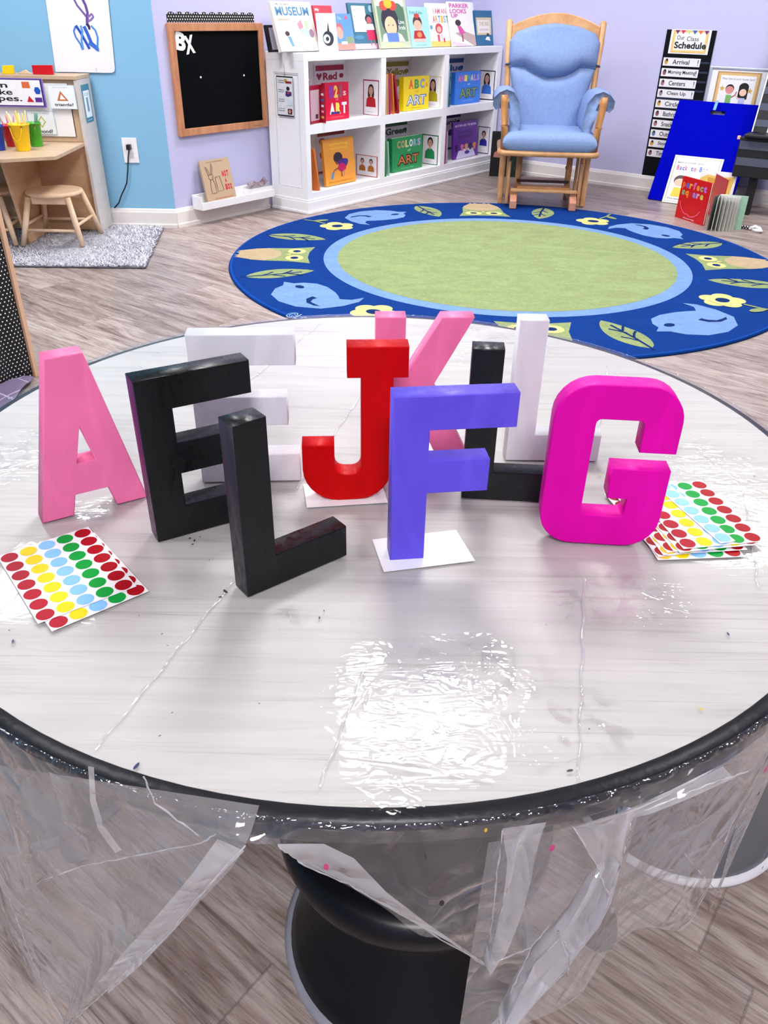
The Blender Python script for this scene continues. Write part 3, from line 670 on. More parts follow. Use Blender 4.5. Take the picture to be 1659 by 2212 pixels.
# ---------------------------------------------------------------- books and prints
def book(w_, h_, th, col, art=None, label='', loc=(0,0,0), rz=0, tilt=0, group=None, name='picture_book', pages='#EFE9DC', spine_art=None, art_rough=.35):
    t = thing(name, label, 'book', Vector(loc)+Vector((0,0,th*math.sin(tilt) if tilt > 0 else 0)), (-tilt,0,rz), group)
    m = plain(col, .35, var=.03); c = .0018
    MB().box((-w_/2,0,0),(w_/2,c,h_)).box((-w_/2,th-c,0),(w_/2,th,h_)).box((-w_/2,c,0),(-w_/2+c,th-c,h_)).build('cover', m, t)
    MB().box((-w_/2+c,c,.003),(w_/2-.004,th-c,h_-.003)).build('pages', plain(pages, .8), t)
    if art: art.w, art.h; art.build('cover_print', t, off=(-w_/2,0,0), rough=art_rough)
    return t
def childfig(a, cx, cy, s, hair, skin, top, legs=None, asp=1.):
    """little drawn figure: head, hair, body"""
    a.ell(cx, cy+.20*s*asp, .105*s, .10*s*asp, hair); a.ell(cx, cy+.175*s*asp, .08*s, .085*s*asp, skin)
    a.poly([(cx-.05*s,cy+.09*s*asp),(cx+.05*s,cy+.09*s*asp),(cx+.12*s,cy-.12*s*asp),(cx-.12*s,cy-.12*s*asp)], top)
    if legs:
        for d in (-.04,.04): a.rect(cx+d*s-.02*s, cy-.27*s*asp, cx+d*s+.02*s, cy-.12*s*asp, legs)
def facefig(a, cx, cy, s, hair, skin, top, long=False, asp=1.):
    if long: a.ell(cx, cy+.02*asp*s, .17*s, .30*s*asp, hair)
    a.ell(cx, cy+.17*s*asp, .15*s, .17*s*asp, hair)
    a.poly([(cx-.27*s,cy-.42*s*asp),(cx-.24*s,cy-.16*s*asp),(cx-.08*s,cy-.05*s*asp),(cx+.08*s,cy-.05*s*asp),(cx+.24*s,cy-.16*s*asp),(cx+.27*s,cy-.42*s*asp)], top)
    a.rect(cx-.045*s, cy-.09*s*asp, cx+.045*s, cy+.05*s*asp, skin); a.ell(cx, cy+.12*s*asp, .11*s, .145*s*asp, skin)
    a.ell(cx-.04*s, cy+.14*s*asp, .013*s, .011*s*asp, '#2B1B18'); a.ell(cx+.04*s, cy+.14*s*asp, .013*s, .011*s*asp, '#2B1B18')
    a.line([(cx-.035*s,cy+.065*s*asp),(cx,cy+.055*s*asp),(cx+.035*s,cy+.065*s*asp)], .0012, '#A03A3A')
ZT = Hc+.0005
def topbook(bl, br, top_y, b_off, th, tilt, col, art_fn, label, yaw=0, name='picture_book', group='books lined up on top of the bookcase'):
    p = onB(b_off, *bl); q = onB(b_off, *br); w_ = abs(q[0]-p[0]); ac = (p[0]+q[0])/2
    zt = onB(b_off-.03, (bl[0]+br[0])/2-8, top_y)[2]; h_ = max(.05,(zt-ZT))/math.cos(tilt)
    w_ /= max(.3,math.cos(yaw))
    a = Art(w_,h_); art_fn(a)
    return book(w_, h_, th, col, a, label, RP(ac,b_off,ZT), RZA+yaw, tilt, group, name)
def art_museum(a):
    a.rect(0,0,1,1,'#EEE6DA'); a.text('MUSEUM',.08,.72,.92,.90,'#4E7FA8',.03); a.poly([(.45,.22),(.97,.2),(.97,.62),(.8,.70),(.5,.66),(.40,.5),(.5,.38)],'#D9C7BD')
    a.poly([(.55,.55),(.66,.64),(.7,.5),(.6,.40)],'#D48A94'); a.ell(.75,.38,.16,.07,'#A9BFD6',-.2); a.rect(.74,.45,.83,.62,'#A8C4A0'); a.ell(.88,.36,.06,.09,'#8E6E86')
    a.ell(.25,.36,.055,.05,'#4A3A3C'); a.poly([(.24,.30),(.32,.30),(.37,.10),(.30,.10)],'#6C9CD0'); a.rect(0,.02,1,.10,'#E6E0DC'); a.text('A Visit',.1,.93,.45,.97,'#9A8E88'); a.text('Adventure',.08,.62,.38,.68,'#C9A08C')
def art_red(a):
    a.rect(0,0,1,1,'#D8434E'); a.text('My',.08,.86,.3,.94,'#FFFFFF'); a.text('Museum',.08,.74,.7,.82,'#FFFFFF'); a.ell(.85,.72,.08,.06,'#E88AA8'); a.rect(.62,.48,.85,.62,'#E8B070'); a.rect(0,0,1,.40,'#6B2A40'); a.rect(.72,.2,.9,.38,'#F0F0F0')
def art_c(a):
    a.rect(0,0,1,1,'#F4F4F6'); a.ell(.5,.34,.30,.20,'#2E3238'); a.ell(.42,.33,.19,.12,'#F4F4F6'); a.ell(.45,.33,.09,.06,'#2E3238'); a.poly([(.46,.50),(.55,.80),(.60,.50),(.70,.45)],'#2E3238')
def art_blue(a):
    a.rect(0,0,1,1,'#5E90D8'); a.ell(.28,.55,.20,.20,'#B8606A'); a.ell(.28,.48,.17,.17,'#DDA08E'); a.rect(0,0,1,.2,'#B98A80'); a.ell(.75,.28,.25,.10,'#7E9474'); a.text('The',.25,.84,.45,.92,'#BFD4F2'); a.ell(.72,.9,.08,.05,'#D85A78'); a.rect(.28,.16,.6,.24,'#F0E6DC')
def art_girl(a):
    a.rect(0,0,1,1,'#3E6E84'); a.rect(.12,.38,.62,.94,'#F0ECEA'); a.text('Mae Among',.2,.80,.56,.88,'#D8A0A8'); a.text('the Girls',.24,.68,.52,.75,'#D8A0A8'); a.rect(0,0,1,.12,'#E7B8D0'); a.ell(.70,.66,.13,.10,'#26303C'); a.ell(.72,.63,.10,.08,'#B8606A')
    a.poly([(.55,.55),(.85,.55),(.9,.42),(.52,.42)],'#F2F2F2'); a.poly([(.56,.42),(.86,.42),(.95,.20),(.58,.20)],'#C2305A'); a.rect(.66,.08,.70,.2,'#A06060'); a.rect(.80,.08,.84,.2,'#A06060'); a.ell(.25,.26,.18,.05,'#4E86A8'); a.ell(.85,.88,.10,.08,'#8FB6C8')
def art_greenbig(a):
    a.rect(0,0,1,1,'#B8C2A6'); a.rect(.06,.12,.92,.96,'#6F8F74'); a.rect(.06,.76,.92,.96,'#DDEFF4'); a.ell(.72,.60,.2,.22,'#4F7358'); a.ell(.42,.50,.27,.27,'#2E2C38'); a.ell(.42,.40,.19,.18,'#EBBF98'); a.poly([(.2,.12),(.24,.28),(.62,.28),(.70,.12)],'#5C7FD8')
    a.poly([(.08,.12),(.14,.25),(.24,.28),(.26,.12)],'#E4E2DC'); a.poly([(.62,.12),(.62,.28),(.72,.25),(.82,.12)],'#E4E2DC'); a.ell(.28,.77,.13,.09,'#D24A38'); a.ell(.56,.77,.13,.09,'#D24A38'); a.ell(.42,.81,.13,.09,'#F0B428'); a.rect(.2,.03,.75,.09,'#E9E49A'); a.text('Love',.68,.44,.86,.52,'#F2F2EE'); a.text('Frida',.66,.34,.88,.41,'#F2F2EE'); a.ell(.35,.42,.018,.010,'#3A2A26'); a.ell(.49,.42,.018,.010,'#3A2A26')
def art_teal(a):
    a.rect(0,0,1,1,'#A6D8D4'); a.text('Frida Kahlo',.1,.82,.72,.90,'#2F7F80'); a.ell(.42,.62,.22,.17,'#4A2A20'); a.ell(.42,.78,.13,.06,'#C8402E'); a.ell(.42,.55,.19,.13,'#E8B49A'); a.poly([(.14,.22),(.22,.42),(.62,.42),(.76,.22)],'#B8231E'); a.ell(.45,.32,.12,.07,'#E08A50'); a.rect(.15,.14,.72,.22,'#E8B8AC'); a.text('little people',.25,.04,.75,.08,'#6FAAA8')
def art_artist(a):
    a.rect(0,0,1,1,'#F4F1EE'); a.text('I AM AN',.28,.76,.85,.88,'#C8607A',.02); a.letters('ARTIST',.22,.56,.92,.72,['#D04A6A','#E0A030','#4A90C8','#E8C040','#7FB0D8','#58A070'],.03); a.ell(.45,.42,.16,.12,'#D2404E'); a.ell(.45,.40,.10,.07,'#F0B8A0'); a.rect(0,0,1,.13,'#EFC868'); a.rect(.34,.12,.44,.28,'#D85060'); a.rect(.5,.12,.6,.3,'#D8D0D8'); a.ell(.12,.45,.06,.05,'#6AA0D0'); a.rect(.6,.1,.66,.2,'#C03050')
def art_pinkt(a):
    a.rect(0,0,1,1,'#F2F0F4'); a.text('PARKER',.05,.86,.86,.96,'#D24A9E',.03); a.text('LOOKS',.05,.74,.74,.84,'#D24A9E',.03); a.text('UP',.08,.64,.36,.73,'#D24A9E',.03); a.poly([(.15,.30),(.55,.34),(1,.24),(1,0),(.9,0)],'#C4A9A0'); a.ell(.33,.53,.12,.07,'#3A2226'); a.poly([(.28,.46),(.42,.46),(.6,.30),(.36,.26)],'#D8509E'); a.rect(.42,.1,.47,.27,'#8A3A50'); a.poly([(0,.12),(.8,0),(.2,0),(0,.02)],'#EBC8D2')
def art_panda(a):
    a.rect(0,0,1,1,'#EEF0F4'); a.poly([(.3,1),(.5,.8),(.45,1)],'#222428'); a.poly([(.25,.75),(.45,.85),(.4,.7)],'#16181C')
    for i in range(6): a.ell(.55+.07*i,.62-.08*i,.07,.022,'#16181C',-.6)
    a.text('PANDAS',.1,.18,.55,.30,'#D85AA0',.02); a.ell(.08,.32,.05,.05,'#16181C')
def art_framebk(a):
    a.rect(0,0,1,1,'#1F6A94'); a.poly([(.05,.80),(.9,.80),(.88,.30),(.06,.30)],'#D8C79C'); a.rect(.12,.36,.80,.73,'#F0EBE2'); a.text('THE IRIS',.2,.56,.75,.68,'#C8B890',.03); a.text('and the frame',.22,.42,.72,.50,'#B8AE98'); a.poly([(.5,.16),(.8,.12),(.74,.24),(.6,.25)],'#F0F0F2'); a.ell(.66,.30,.07,.05,'#3E3028')
def art_blackfr(a): a.rect(0,0,1,1,'#1C1C22'); a.rect(.12,.08,.9,.9,'#B8B4BC')
tb = [
 ((582,109),(640,109),55,-.16,.010,.22,'#1C1C22',art_blackfr,'black framed picture leaning behind the white museum book',0,),
 ((608,109.7),(691,109.7),7,-.075,.022,.30,'#E8E2DC',art_museum,'cream picture book reading MUSEUM, leftmost on top of the bookcase',0),
 ((690,107),(729,107),13,-.13,.012,.20,'#C8303E',art_red,'red picture book behind the black and white booklet on the bookcase',0),
 ((692,107),(731,107),29,-.060,.010,.12,'#F4F4F6',art_c,'white booklet with a black curl, beside the MUSEUM book',0),
 ((729,105.5),(769,104.5),31,-.080,.012,.24,'#5E90D8',art_blue,'small blue picture book with a child in a red cap on the bookcase',0),
 ((766,104.5),(821.6,103.8),8,-.115,.012,.24,'#2F5F74',art_girl,'teal picture book with a girl in a red skirt on the bookcase',0),
 ((823.5,103),(889.5,103),-14,-.075,.016,.26,'#A8B296',art_greenbig,'large green picture book of a woman with flowers in her hair',0),
 ((890.4,101),(933,100),16,-.080,.012,.24,'#8CC8C4',art_teal,'small turquoise picture book with a portrait in a red shawl',0),
 ((931,99.6),(979,98.8),8,-.100,.012,.24,'#F0EEEA',art_artist,'white picture book with coloured ARTIST lettering on the bookcase',0),
 ((979,98.6),(1029,97.6),5,-.075,.012,.26,'#F0EEF2',art_pinkt,'white picture book with pink title letters on the bookcase',0),
 ((996,98),(1030,97.6),6,-.130,.012,.22,'#E8EAF0',art_panda,'white picture book with black brush marks behind the pink-titled one',0),
 ((1029.6,95.6),(1067.6,94.6),23.5,-.100,.014,.18,'#1F6A94',art_framebk,'deep blue picture book with a gold frame, rightmost on the bookcase',0),
]
for bl, br, ty, bo, th, ti, col, fn, lab, yw in tb: topbook(bl, br, ty, bo, th, ti, col, fn, lab, yw)

# prints on the cubby backs
def wallprint(name, a0, a1, z0, z1, boff, fn, label, cat='poster', group=None, th=.0012, rz=RZA, pos=None, col='#EDE8F0'):
    w_ = abs(a1-a0); h_ = z1-z0; p = pos if pos else RP((a0+a1)/2, boff, z0)
    t = thing(name, label, cat, p, (0,0,rz), group); MB().box((-w_/2,-th,0),(w_/2,0,h_)).build('card', plain(col, .5, var=.01), t)
    a = Art(w_,h_); fn(a); a.build('print', t, off=(-w_/2,-th,0), base=.0004); return t
def colourcard(word, col, dark, n):
    def fn(a):
        a.rect(.0,0,1,1,'#E6DCE6'); a.rect(.06,.86,.94,.97,dark); a.text(word,.28 if n else .1,.66,.72 if n else .9,.82,dark,.04)
        a.poly([(.07,.78),(.12,.82),(.165,.78),(.21,.82),(.25,.78),(.16,.66)],dark) if n else None; a.ell(.86,.74,.07,.05,dark)
        a.ell(.22,.45,.10,.09,col); a.ell(.5,.48,.10,.09,col); a.ell(.78,.45,.10,.09,col); a.ell(.3,.25,.09,.08,col); a.ell(.68,.24,.10,.08,col); a.rect(.06,.04,.94,.09,dark)
    return fn
bk = -Dc+.012+.0006
for (a1,z0,z1,word,col,dark,n,lab) in [(.691,.505,.768,'Red','#B01030','#9E1238',1,'red colour word card on the back of the upper left cubby'),(.691,.135,.402,'Orange','#B04818','#8E2A1A',0,'orange colour word card on the back of the lower left cubby'),(1.385,.505,.768,'Yellow','#A08A20','#8E8420',0,'yellow colour word card on the back of the upper middle cubby'),(1.385,.135,.402,'Green','#1F6A40','#145030',0,'green colour word card on the back of the lower middle cubby'),(2.078,.505,.768,'Blue','#2A5AA0','#1E4A8A',0,'blue colour word card on the back of the upper right cubby'),(2.078,.135,.402,'Purple','#4A2A80','#30205E',0,'purple colour word card on the back of the lower right cubby')]:
    a0 = a1-.300
    wallprint('colour_card', a0, a1, z0, z1, bk, colourcard(word,col,dark,n), lab, 'poster', 'colour word cards in the bookcase')
# framed photo cards on the right side of each cubby
def sidecard(ax, tl, br, edge, fn, label):
    p = onA(ax-.001, *tl); q = onA(ax-.001, *br); b0_, b1_ = p[1], q[1]; w_ = abs(b1_-b0_); h_ = p[2]-q[2]
    t = thing('photo_card', label, 'photo card', RP(ax-.001,(b0_+b1_)/2,q[2]), (0,0,RZB), 'colour photo cards in the bookcase')
    MB().box((-w_/2,-.0016,0),(w_/2,-.0004,h_)).build('card', plain('#EFEAF0', .4), t)
    a = Art(w_,h_); a.rect(0,0,1,1,edge); a.rect(.05,.035,.95,.965,'#F0EBF0'); fn(a, w_/h_); a.build('print', t, off=(-w_/2,-.0016,0)); return t
SK = '#D9A48E'
def person_card(top, long):
    def fn(a, r_): facefig(a, .5, .60, 1.15, '#1A1416', SK, top, long, asp=r_*1.0*1.15 if r_ < 1 else r_); a.text('wearing it', .3, .10, .7, .13, '#A8A0A8')
    return fn
def twoboys(a, r_):
    for cx in (.3,.7): facefig(a, cx, .58, .55, '#1A1416', SK, '#B86A28', False, asp=r_)
sidecard(.697,(785,171),(818.5,252),'#A8305A',person_card('#B8141E',True),'photo card of a girl in red on the right of the upper left cubby')
sidecard(.697,(769,332),(816,384),'#C86A50',twoboys,'photo card of two boys in orange on the right of the lower left cubby')
sidecard(1.390,(919,163),(951,235),'#D8D0B0',person_card('#B4A414',True),'photo card of a girl in yellow on the right of the upper middle cubby')
sidecard(1.390,(913,289),(945,358),'#1E6A48',person_card('#228A50',False),'photo card of a boy in green on the right of the lower middle cubby')
sidecard(2.083,(1037,151),(1066,217),'#1A1E4A',person_card('#3A70D0',True),'photo card of a girl in blue on the right of the upper right cubby')
sidecard(2.083,(1034,272),(1055,333),'#5A4A8A',person_card('#2A28A0',False),'photo card of a boy in dark blue on the right of the lower right cubby')
# face-out books in the cubbies
def cubbybook(bl, br, tl, z0, th, col, fn, label, b_off=-.10, tilt=.05, group='face-out books in the bookcase cubbies', name='picture_book', yaw=0):
    p = onB(b_off, *bl); q = onB(b_off, *br); w_ = abs(q[0]-p[0]); h_ = onB(b_off, *tl)[2]-z0; a = Art(w_,h_); fn(a)
    return book(w_, h_, th, col, a, label, RP((p[0]+q[0])/2,b_off,z0+.0006), RZA+yaw, tilt, group, name)
def art_abc(a):
    a.rect(0,0,1,1,'#F4D400'); a.letters('ABC',.18,.66,.84,.92,['#E86030','#3A9A50','#7A9CC8'],.05); a.text('s',.86,.68,.94,.78,'#D86A20'); a.text('of',.46,.52,.58,.60,'#B8A000'); a.text('ART',.10,.14,.90,.46,'#5A6E90',.06); a.text('ART',.13,.17,.86,.43,'#DDE4EE',-.0)
    a.text('Sabrina Hahn',.3,.05,.7,.09,'#B09800')
def art_123(a):
    a.rect(0,0,1,1,'#D80A38'); a.letters('123',.16,.62,.74,.92,['#8A3AA0','#F0C850','#8A5A60'],.06); a.text('s',.76,.64,.88,.76,'#F2D8DC'); a.text('of',.42,.52,.56,.60,'#F080A8'); a.letters('ART',.15,.18,.92,.46,['#F2F0EC','#E8E060','#E8E8F0'],.06); a.rect(.22,.16,.6,.22,'#3A2A80'); a.text('Sabrina Hahn',.25,.06,.75,.10,'#F07090')
def art_animals(a):
    a.rect(0,0,1,1,'#2F7AE0'); a.letters('ANIMALS',.10,.72,.95,.90,['#E87AA0','#D86AA8','#F0E070','#58B0A8','#F0E8A0','#C89AD8','#B8A0E0'],.05); a.text('of',.48,.58,.58,.64,'#D8E8F8'); a.text('ART',.16,.18,.88,.50,'#3A5A50',.08); a.text('ART',.19,.21,.85,.47,'#7FA46A',.0); a.text('Sabrina Hahn',.3,.08,.72,.12,'#8FB8F0')
def art_colors(a):
    a.rect(0,0,1,1,'#1E9050'); a.letters('COLORS',.15,.70,.95,.90,['#B8A060','#C8A878','#D8E090','#F0F0F0','#90B8D8','#B8A8C8'],.05); a.text('of',.50,.56,.60,.63,'#C0E8D0'); a.text('ART',.16,.16,.90,.48,'#3A2018',.07); a.text('ART',.19,.20,.87,.44,'#D87A38',.0); a.text('Sabrina Hahn',.3,.06,.72,.10,'#70C890')
def art_orange(a):
    a.rect(0,0,1,1,'#F0A040'); a.text('something,',.18,.84,.82,.91,'#F4C838',.03); a.text('someday',.22,.75,.78,.82,'#F4C838',.03); a.ell(.45,.58,.15,.12,'#3A3038'); a.poly([(.32,.52),(.46,.48),(.52,.52),(.4,.42)],'#8A4A40'); a.ell(.60,.45,.16,.10,'#5A2A80'); a.ell(.70,.48,.08,.06,'#3A3A90'); a.ell(.56,.36,.14,.09,'#C82060'); a.rect(.52,.16,.55,.30,'#5A3A40'); a.rect(.60,.16,.63,.30,'#B88A90'); a.line([(.45,.36),(.30,.32),(.24,.26)],.007,'#8A4A40'); a.poly([(.22,.28),(.30,.28),(.24,.14),(.16,.13)],'#6A90B8'); a.text('Shannon Anderson',.1,.06,.9,.09,'#C87820')
def art_purple(a):
    a.rect(0,0,1,1,'#6A2E9E'); a.text('MUSTAFA AND THE MOON',.08,.86,.92,.92,'#E8D8F0',.02); a.text('The Midnight',.15,.66,.85,.74,'#451A78',.03); a.text('ROCK PARTY',.2,.54,.8,.63,'#451A78',.03); a.poly([(.1,.0),(.9,.0),(.8,.22),(.5,.26),(.2,.2)],'#E0D8F4'); a.ell(.55,.14,.10,.05,'#5A30A0')
    for x, c in ((.12,'#3A1450'),(.35,'#E87AA8'),(.52,'#F0B070'),(.68,'#2A1040'),(.85,'#F08A50')): a.ell(x,.32,.07,.06,c); a.rect(x-.04,.2,x+.04,.28,c)
cubbybook((704.3,266),(754,259),(703,180.6),.486,.030,'#C80A34',art_123,'open red board book reading 123s of ART in the upper left cubby',-.060,.02)
# its back cover standing open to the left
zc = .4867; pl_, pm_, pr_ = P(669.5,269.5,zc), P(692,264.5,zc), P(703.5,266.3,zc); hb = onB(-.060,703,180.6)[2]-.4866
def art_backcover(a): a.rect(0,0,1,1,'#9A1230'); a.rect(.10,.08,.94,.88,'#C8A8B4'); a.rect(.55,.12,.80,.24,'#4A3038')
a = Art((pm_-pl_).length,hb); art_backcover(a)
book((pm_-pl_).length,hb,.004,'#8E1030',a,'dark red back cover of the open 123s book in the upper left cubby',(pl_+pm_)/2,math.atan2(pm_.y-pl_.y,pm_.x-pl_.x),0,name='book_back_cover')
a = Art((pr_-pm_).length-.002,hb); a.rect(0,0,1,1,'#A81434')
for j, c in enumerate(('#E8C050','#F0A8B8','#F0E8F0','#3A70B0','#F0F0F0')): a.rect(.25,.12+.15*j,.75,.18+.15*j,c)
book((pr_-pm_).length-.002,hb,.004,'#A81434',a,'patterned red spine between the two covers of the 123s book',(pr_+pm_)/2,math.atan2(pr_.y-pm_.y,pr_.x-pm_.x),0,name='book_spine')
cubbybook((871,243),(925,240),(871.5,168),.486,.034,'#F0D000',art_abc,'yellow board book reading ABCs of ART in the upper middle cubby',-.060,.02)
cubbybook((981,229),(1035,224.5),(980,157.5),.486,.034,'#2A70D4',art_animals,'blue board book reading ANIMALS of ART in the upper right cubby',-.060,.02)
cubbybook((847,372),(911,366),(847,301),.118,.040,'#1A8048',art_colors,'green board book reading COLORS of ART in the lower middle cubby',-.060,.03)
cubbybook((705,397),(769,393.5),(702,304),.118,.018,'#E89838',art_orange,'orange picture book with a stooping child in the lower left cubby',-.050,.10)
cubbybook((979,346),(1031,341),(976,267),.118,.014,'#5E288E',art_purple,'purple picture book with partygoers in the lower right cubby',-.070,.08)
def spine(a, b_off, z0, th, h_, col, label, lean=0., depth=.21, group=None):
    return book(depth, h_, th, col, None, label, RP(a,b_off,z0+.0006+0*lean), RZA+PI/2, lean, group, 'thin_book')
sp = 'thin books standing on end in the cubbies'
for a, z0, th, h_, col, lean, lab in [(.052,.485,.008,.255,'#B02040',.0,'thin red book at the left end of the upper left cubby'),
  (.775,.485,.010,.262,'#C8A468',.03,'tan thin book at the left end of the upper middle cubby'),(.792,.485,.008,.26,'#E09A70',.05,'peach thin book in the upper middle cubby'),(.812,.485,.010,.25,'#A82070',.07,'magenta thin book in the upper middle cubby'),(.836,.485,.010,.262,'#D87838',.12,'orange thin book leaning in the upper middle cubby'),(.888,.485,.016,.26,'#9A0E14',.24,'dark red book leaning beside the yellow book'),
  (1.458,.485,.008,.27,'#5A8AB0',.0,'pale blue thin book at the left end of the upper right cubby'),(1.472,.485,.009,.29,'#9AC4D0',.0,'light teal thin book in the upper right cubby'),(1.490,.485,.008,.24,'#1E5A70',.03,'dark teal thin book in the upper right cubby'),
  (.100,.117,.012,.27,'#E07830',.16,'orange thin book leaning at the left of the lower left cubby'),
  (.762,.117,.010,.28,'#6AB030',.0,'bright green thin book at the left end of the lower middle cubby'),(.780,.117,.012,.25,'#2A7A48',.05,'dark green thin book in the lower middle cubby'),(.814,.117,.010,.24,'#9AC8B0',.09,'pale green thin book in the lower middle cubby'),
  (1.458,.117,.006,.25,'#E8E0EC',.0,'white thin book at the left end of the lower right cubby'),(1.478,.117,.014,.26,'#A04A60',.02,'rose thin book in the lower right cubby'),(1.498,.117,.008,.24,'#B8B0D0',.05,'lilac thin book in the lower right cubby')]:
    spine(a+.02*(lean>.1), -.115, z0, th, h_*.88, col, lab, lean, group=None)
# hanging routine strip on the bookcase end
p = onA(-.0, 597, 163); q = onA(0, 636.5, 253)
t = thing('routine_strip', 'long white picture strip with black ends hanging on the bookcase side', 'chart', RP(-.0008,(p[1]+q[1])/2,q[2]), (0,0,RZB)); w_ = abs(q[1]-p[1]); h_ = p[2]-q[2]
MB().box((-w_/2,-.002,0),(w_/2,-.0004,h_)).build('strip', plain('#E6E8EE', .4), t); MB().tube([(0,-.001,h_),(.003,-.002,h_+.028),(-.002,-.001,h_+.06)],.0022,8).build('cord_loop', plain('#C8C0A8', .8), t)
a = Art(w_,h_); a.rect(0,.97,1,1,'#16181E'); a.rect(0,0,1,.03,'#16181E'); a.rect(0,.03,.02,.97,'#3A3E48'); a.rect(.98,.03,1,.97,'#3A3E48')
for i, (s1, s2) in enumerate((('I choose','a book'),('I find a','quiet spot'),('I turn','the pages'),('I put my','book back'))):
    y = .86-.235*i; a.text(s1,.10,y+.02,.46,y+.05,'#20242C'); a.text(s2,.10,y-.03,.46,y+.0,'#20242C')
a.rect(.48,.86,.66,.93,'#C8A050'); a.rect(.56,.83,.92,.88,'#8A2030'); a.ell(.70,.70,.10,.05,'#3A2428'); a.poly([(.54,.52),(.56,.64),(.90,.62),(.90,.54),(.70,.50)],'#3A2A70'); a.ell(.72,.59,.1,.03,'#A03A60'); a.rect(.58,.28,.92,.44,'#D8E2EE'); a.rect(.64,.06,.90,.20,'#4A2424'); a.ell(.76,.13,.07,.05,'#D09080')
a.build('print', t, off=(-w_/2,-.002,0))

# ---------------------------------------------------------------- wall things: chalkboard, border, book ledge
WB = -.315
def fromB(px, py, b=WB+.002): return onB(b, px, py)
t = thing('letter_board', 'square black felt board in a brown wooden frame on the purple wall', 'board', RP(-.340,WB+.001,.459), (0,0,RZA))
M_FR = wood('#B0714E','#CE9168',(9,9,2),.5,3)
b = MB(); w_, h_, f_, th = .662, .522, .036, .022
b.prism([(-w_/2,0),(w_/2,0),(w_/2-f_,f_),(-w_/2+f_,f_)],-th,0); b.prism([(-w_/2,h_),(w_/2,h_),(w_/2-f_,h_-f_),(-w_/2+f_,h_-f_)],-th,0)
b.prism([(-w_/2,0),(-w_/2+f_,f_),(-w_/2+f_,h_-f_),(-w_/2,h_)],-th,0); b.prism([(w_/2,0),(w_/2-f_,f_),(w_/2-f_,h_-f_),(w_/2,h_)],-th,0); b.build('wooden_frame', M_FR, t, bevel=.002)
MB().box((-w_/2+f_,-.012,f_),(w_/2-f_,-.002,h_-f_)).build('felt', plain('#05060A', .95, spec=.1), t)
a = Art(1,1); a.text('B',-.292,.40,-.222,.482,'#F2F2F2',.05,rot=-.22); a.text('X',-.232,.385,-.168,.468,'#F2F2F2',.05,rot=.12); a.ell(-.145,.275,.006,.005,'#E8E8E8'); a.ell(.17,.272,.006,.005,'#E8E8E8'); a.text('wooden',.21,.010,.27,.020,'#8E5A40'); 
for i,(x,y,k) in enumerate(a.v):
    if y < .03: a.v[i] = (x,y,k+105)
a.build('letters_and_pegs', t, off=(0,-.012,0))
t2 = thing('scalloped_border', 'black scalloped border strip with white dots above the felt board', 'border strip', RP(-.357,WB+.001,.984), (0,0,RZA))
pts = [(-.302,0),(.302,0),(.302,.036)]
for i in range(11):
    cx = .302-.0275-.0549*i
    pts += [(cx+.024*math.cos(q),.033+.013*math.sin(q)) for q in np.linspace(.2,PI-.2,7)]
pts += [(-.302,.036)]
MB().prism(pts,-.0015,0).build('border_card', dots_mat('dotted_card', 62, .2), t2)
p = onB(WB+.06, 407, 430)
t = thing('book_ledge', 'narrow white ledge with a raised front low on the purple wall', 'shelf', RP(-.335,WB+.016,.085), (0,0,RZA))
M_L = plain('#F0EEF0', .35, var=.01)
MB().box((-.30,-.085,0),(.27,0,.010)).box((-.30,-.010,.010),(.27,0,.075)).box((-.30,-.085,.010),(.27,-.079,.040)).box((-.30,-.079,.010),(-.294,-.010,.07)).box((.264,-.079,.010),(.27,-.010,.045)).build('ledge', M_L, t, bevel=.0015)
def art_box(a):
    a.rect(0,0,1,1,'#BCA184'); a.letters('NOT',.66,.60,.90,.72,['#D01030'],.06); a.text('A',.72,.46,.79,.55,'#D01030',.05); a.letters('BOX',.69,.30,.93,.42,['#D01030'],.06)
    a.text('Antoinette Portis',.22,.94,.78,.965,'#8E7A60'); a.text('by someone small',.3,.12,.86,.15,'#C84A40'); a.text('A PICTURE BOOK',.42,.05,.75,.09,'#C84A40')
    k = '#5E4C3A'
    for pth in ([(.20,.66),(.14,.86),(.19,.84),(.25,.68)],[(.28,.68),(.36,.92),(.38,.86),(.33,.68)],[(.20,.66),(.19,.60),(.25,.56),(.33,.58),(.35,.64),(.32,.68),(.20,.67)],[(.24,.56),(.20,.42),(.19,.26),(.36,.26),(.36,.44),(.32,.56)],[(.40,.60),(.56,.62),(.62,.30),(.42,.28),(.40,.60)]): a.line(pth,.003,k)
    a.ell(.30,.61,.012,.010,k)
q0 = onB(-.25, 422, 440); q1 = onB(-.25, 496, 428)
a = Art(.215,.235); art_box(a); book(.215,.235,.012,'#B0967A',a,'brown picture book reading NOT A BOX standing on the white wall ledge',RP(-.465,-.232,.0965),RZA,.22)
t = thing('paper_tray', 'small white tray with a dark crumpled leaflet at the right of the ledge', 'tray', RP(-.170,WB+.038,.1245), (0,0,RZA))
t.location = RP(-.165,WB+.0205,.0955)
MB().box((-.085,-.072,.001),(.09,-.004,.004)).box((-.085,-.074,.004),(.09,-.070,.052)).box((-.085,-.008,.004),(.09,-.004,.06)).box((-.085,-.070,.004),(-.082,-.008,.05)).box((.087,-.070,.004),(.09,-.008,.05)).build('tray', M_L, t)
t = thing('leaflet', 'dark red crumpled leaflet lying in the small white tray', 'paper', RP(-.165,WB+.058,.128), (0,0,RZA))
MB().grid(lambda u, v: (-.07+.14*u, -.02+.035*v, .02+.012*math.sin(u*7)+.02*v+.018*u), 14, 5).build('printed_sheet', painted('#4A1828', .4, '#C0B4BC'), t)

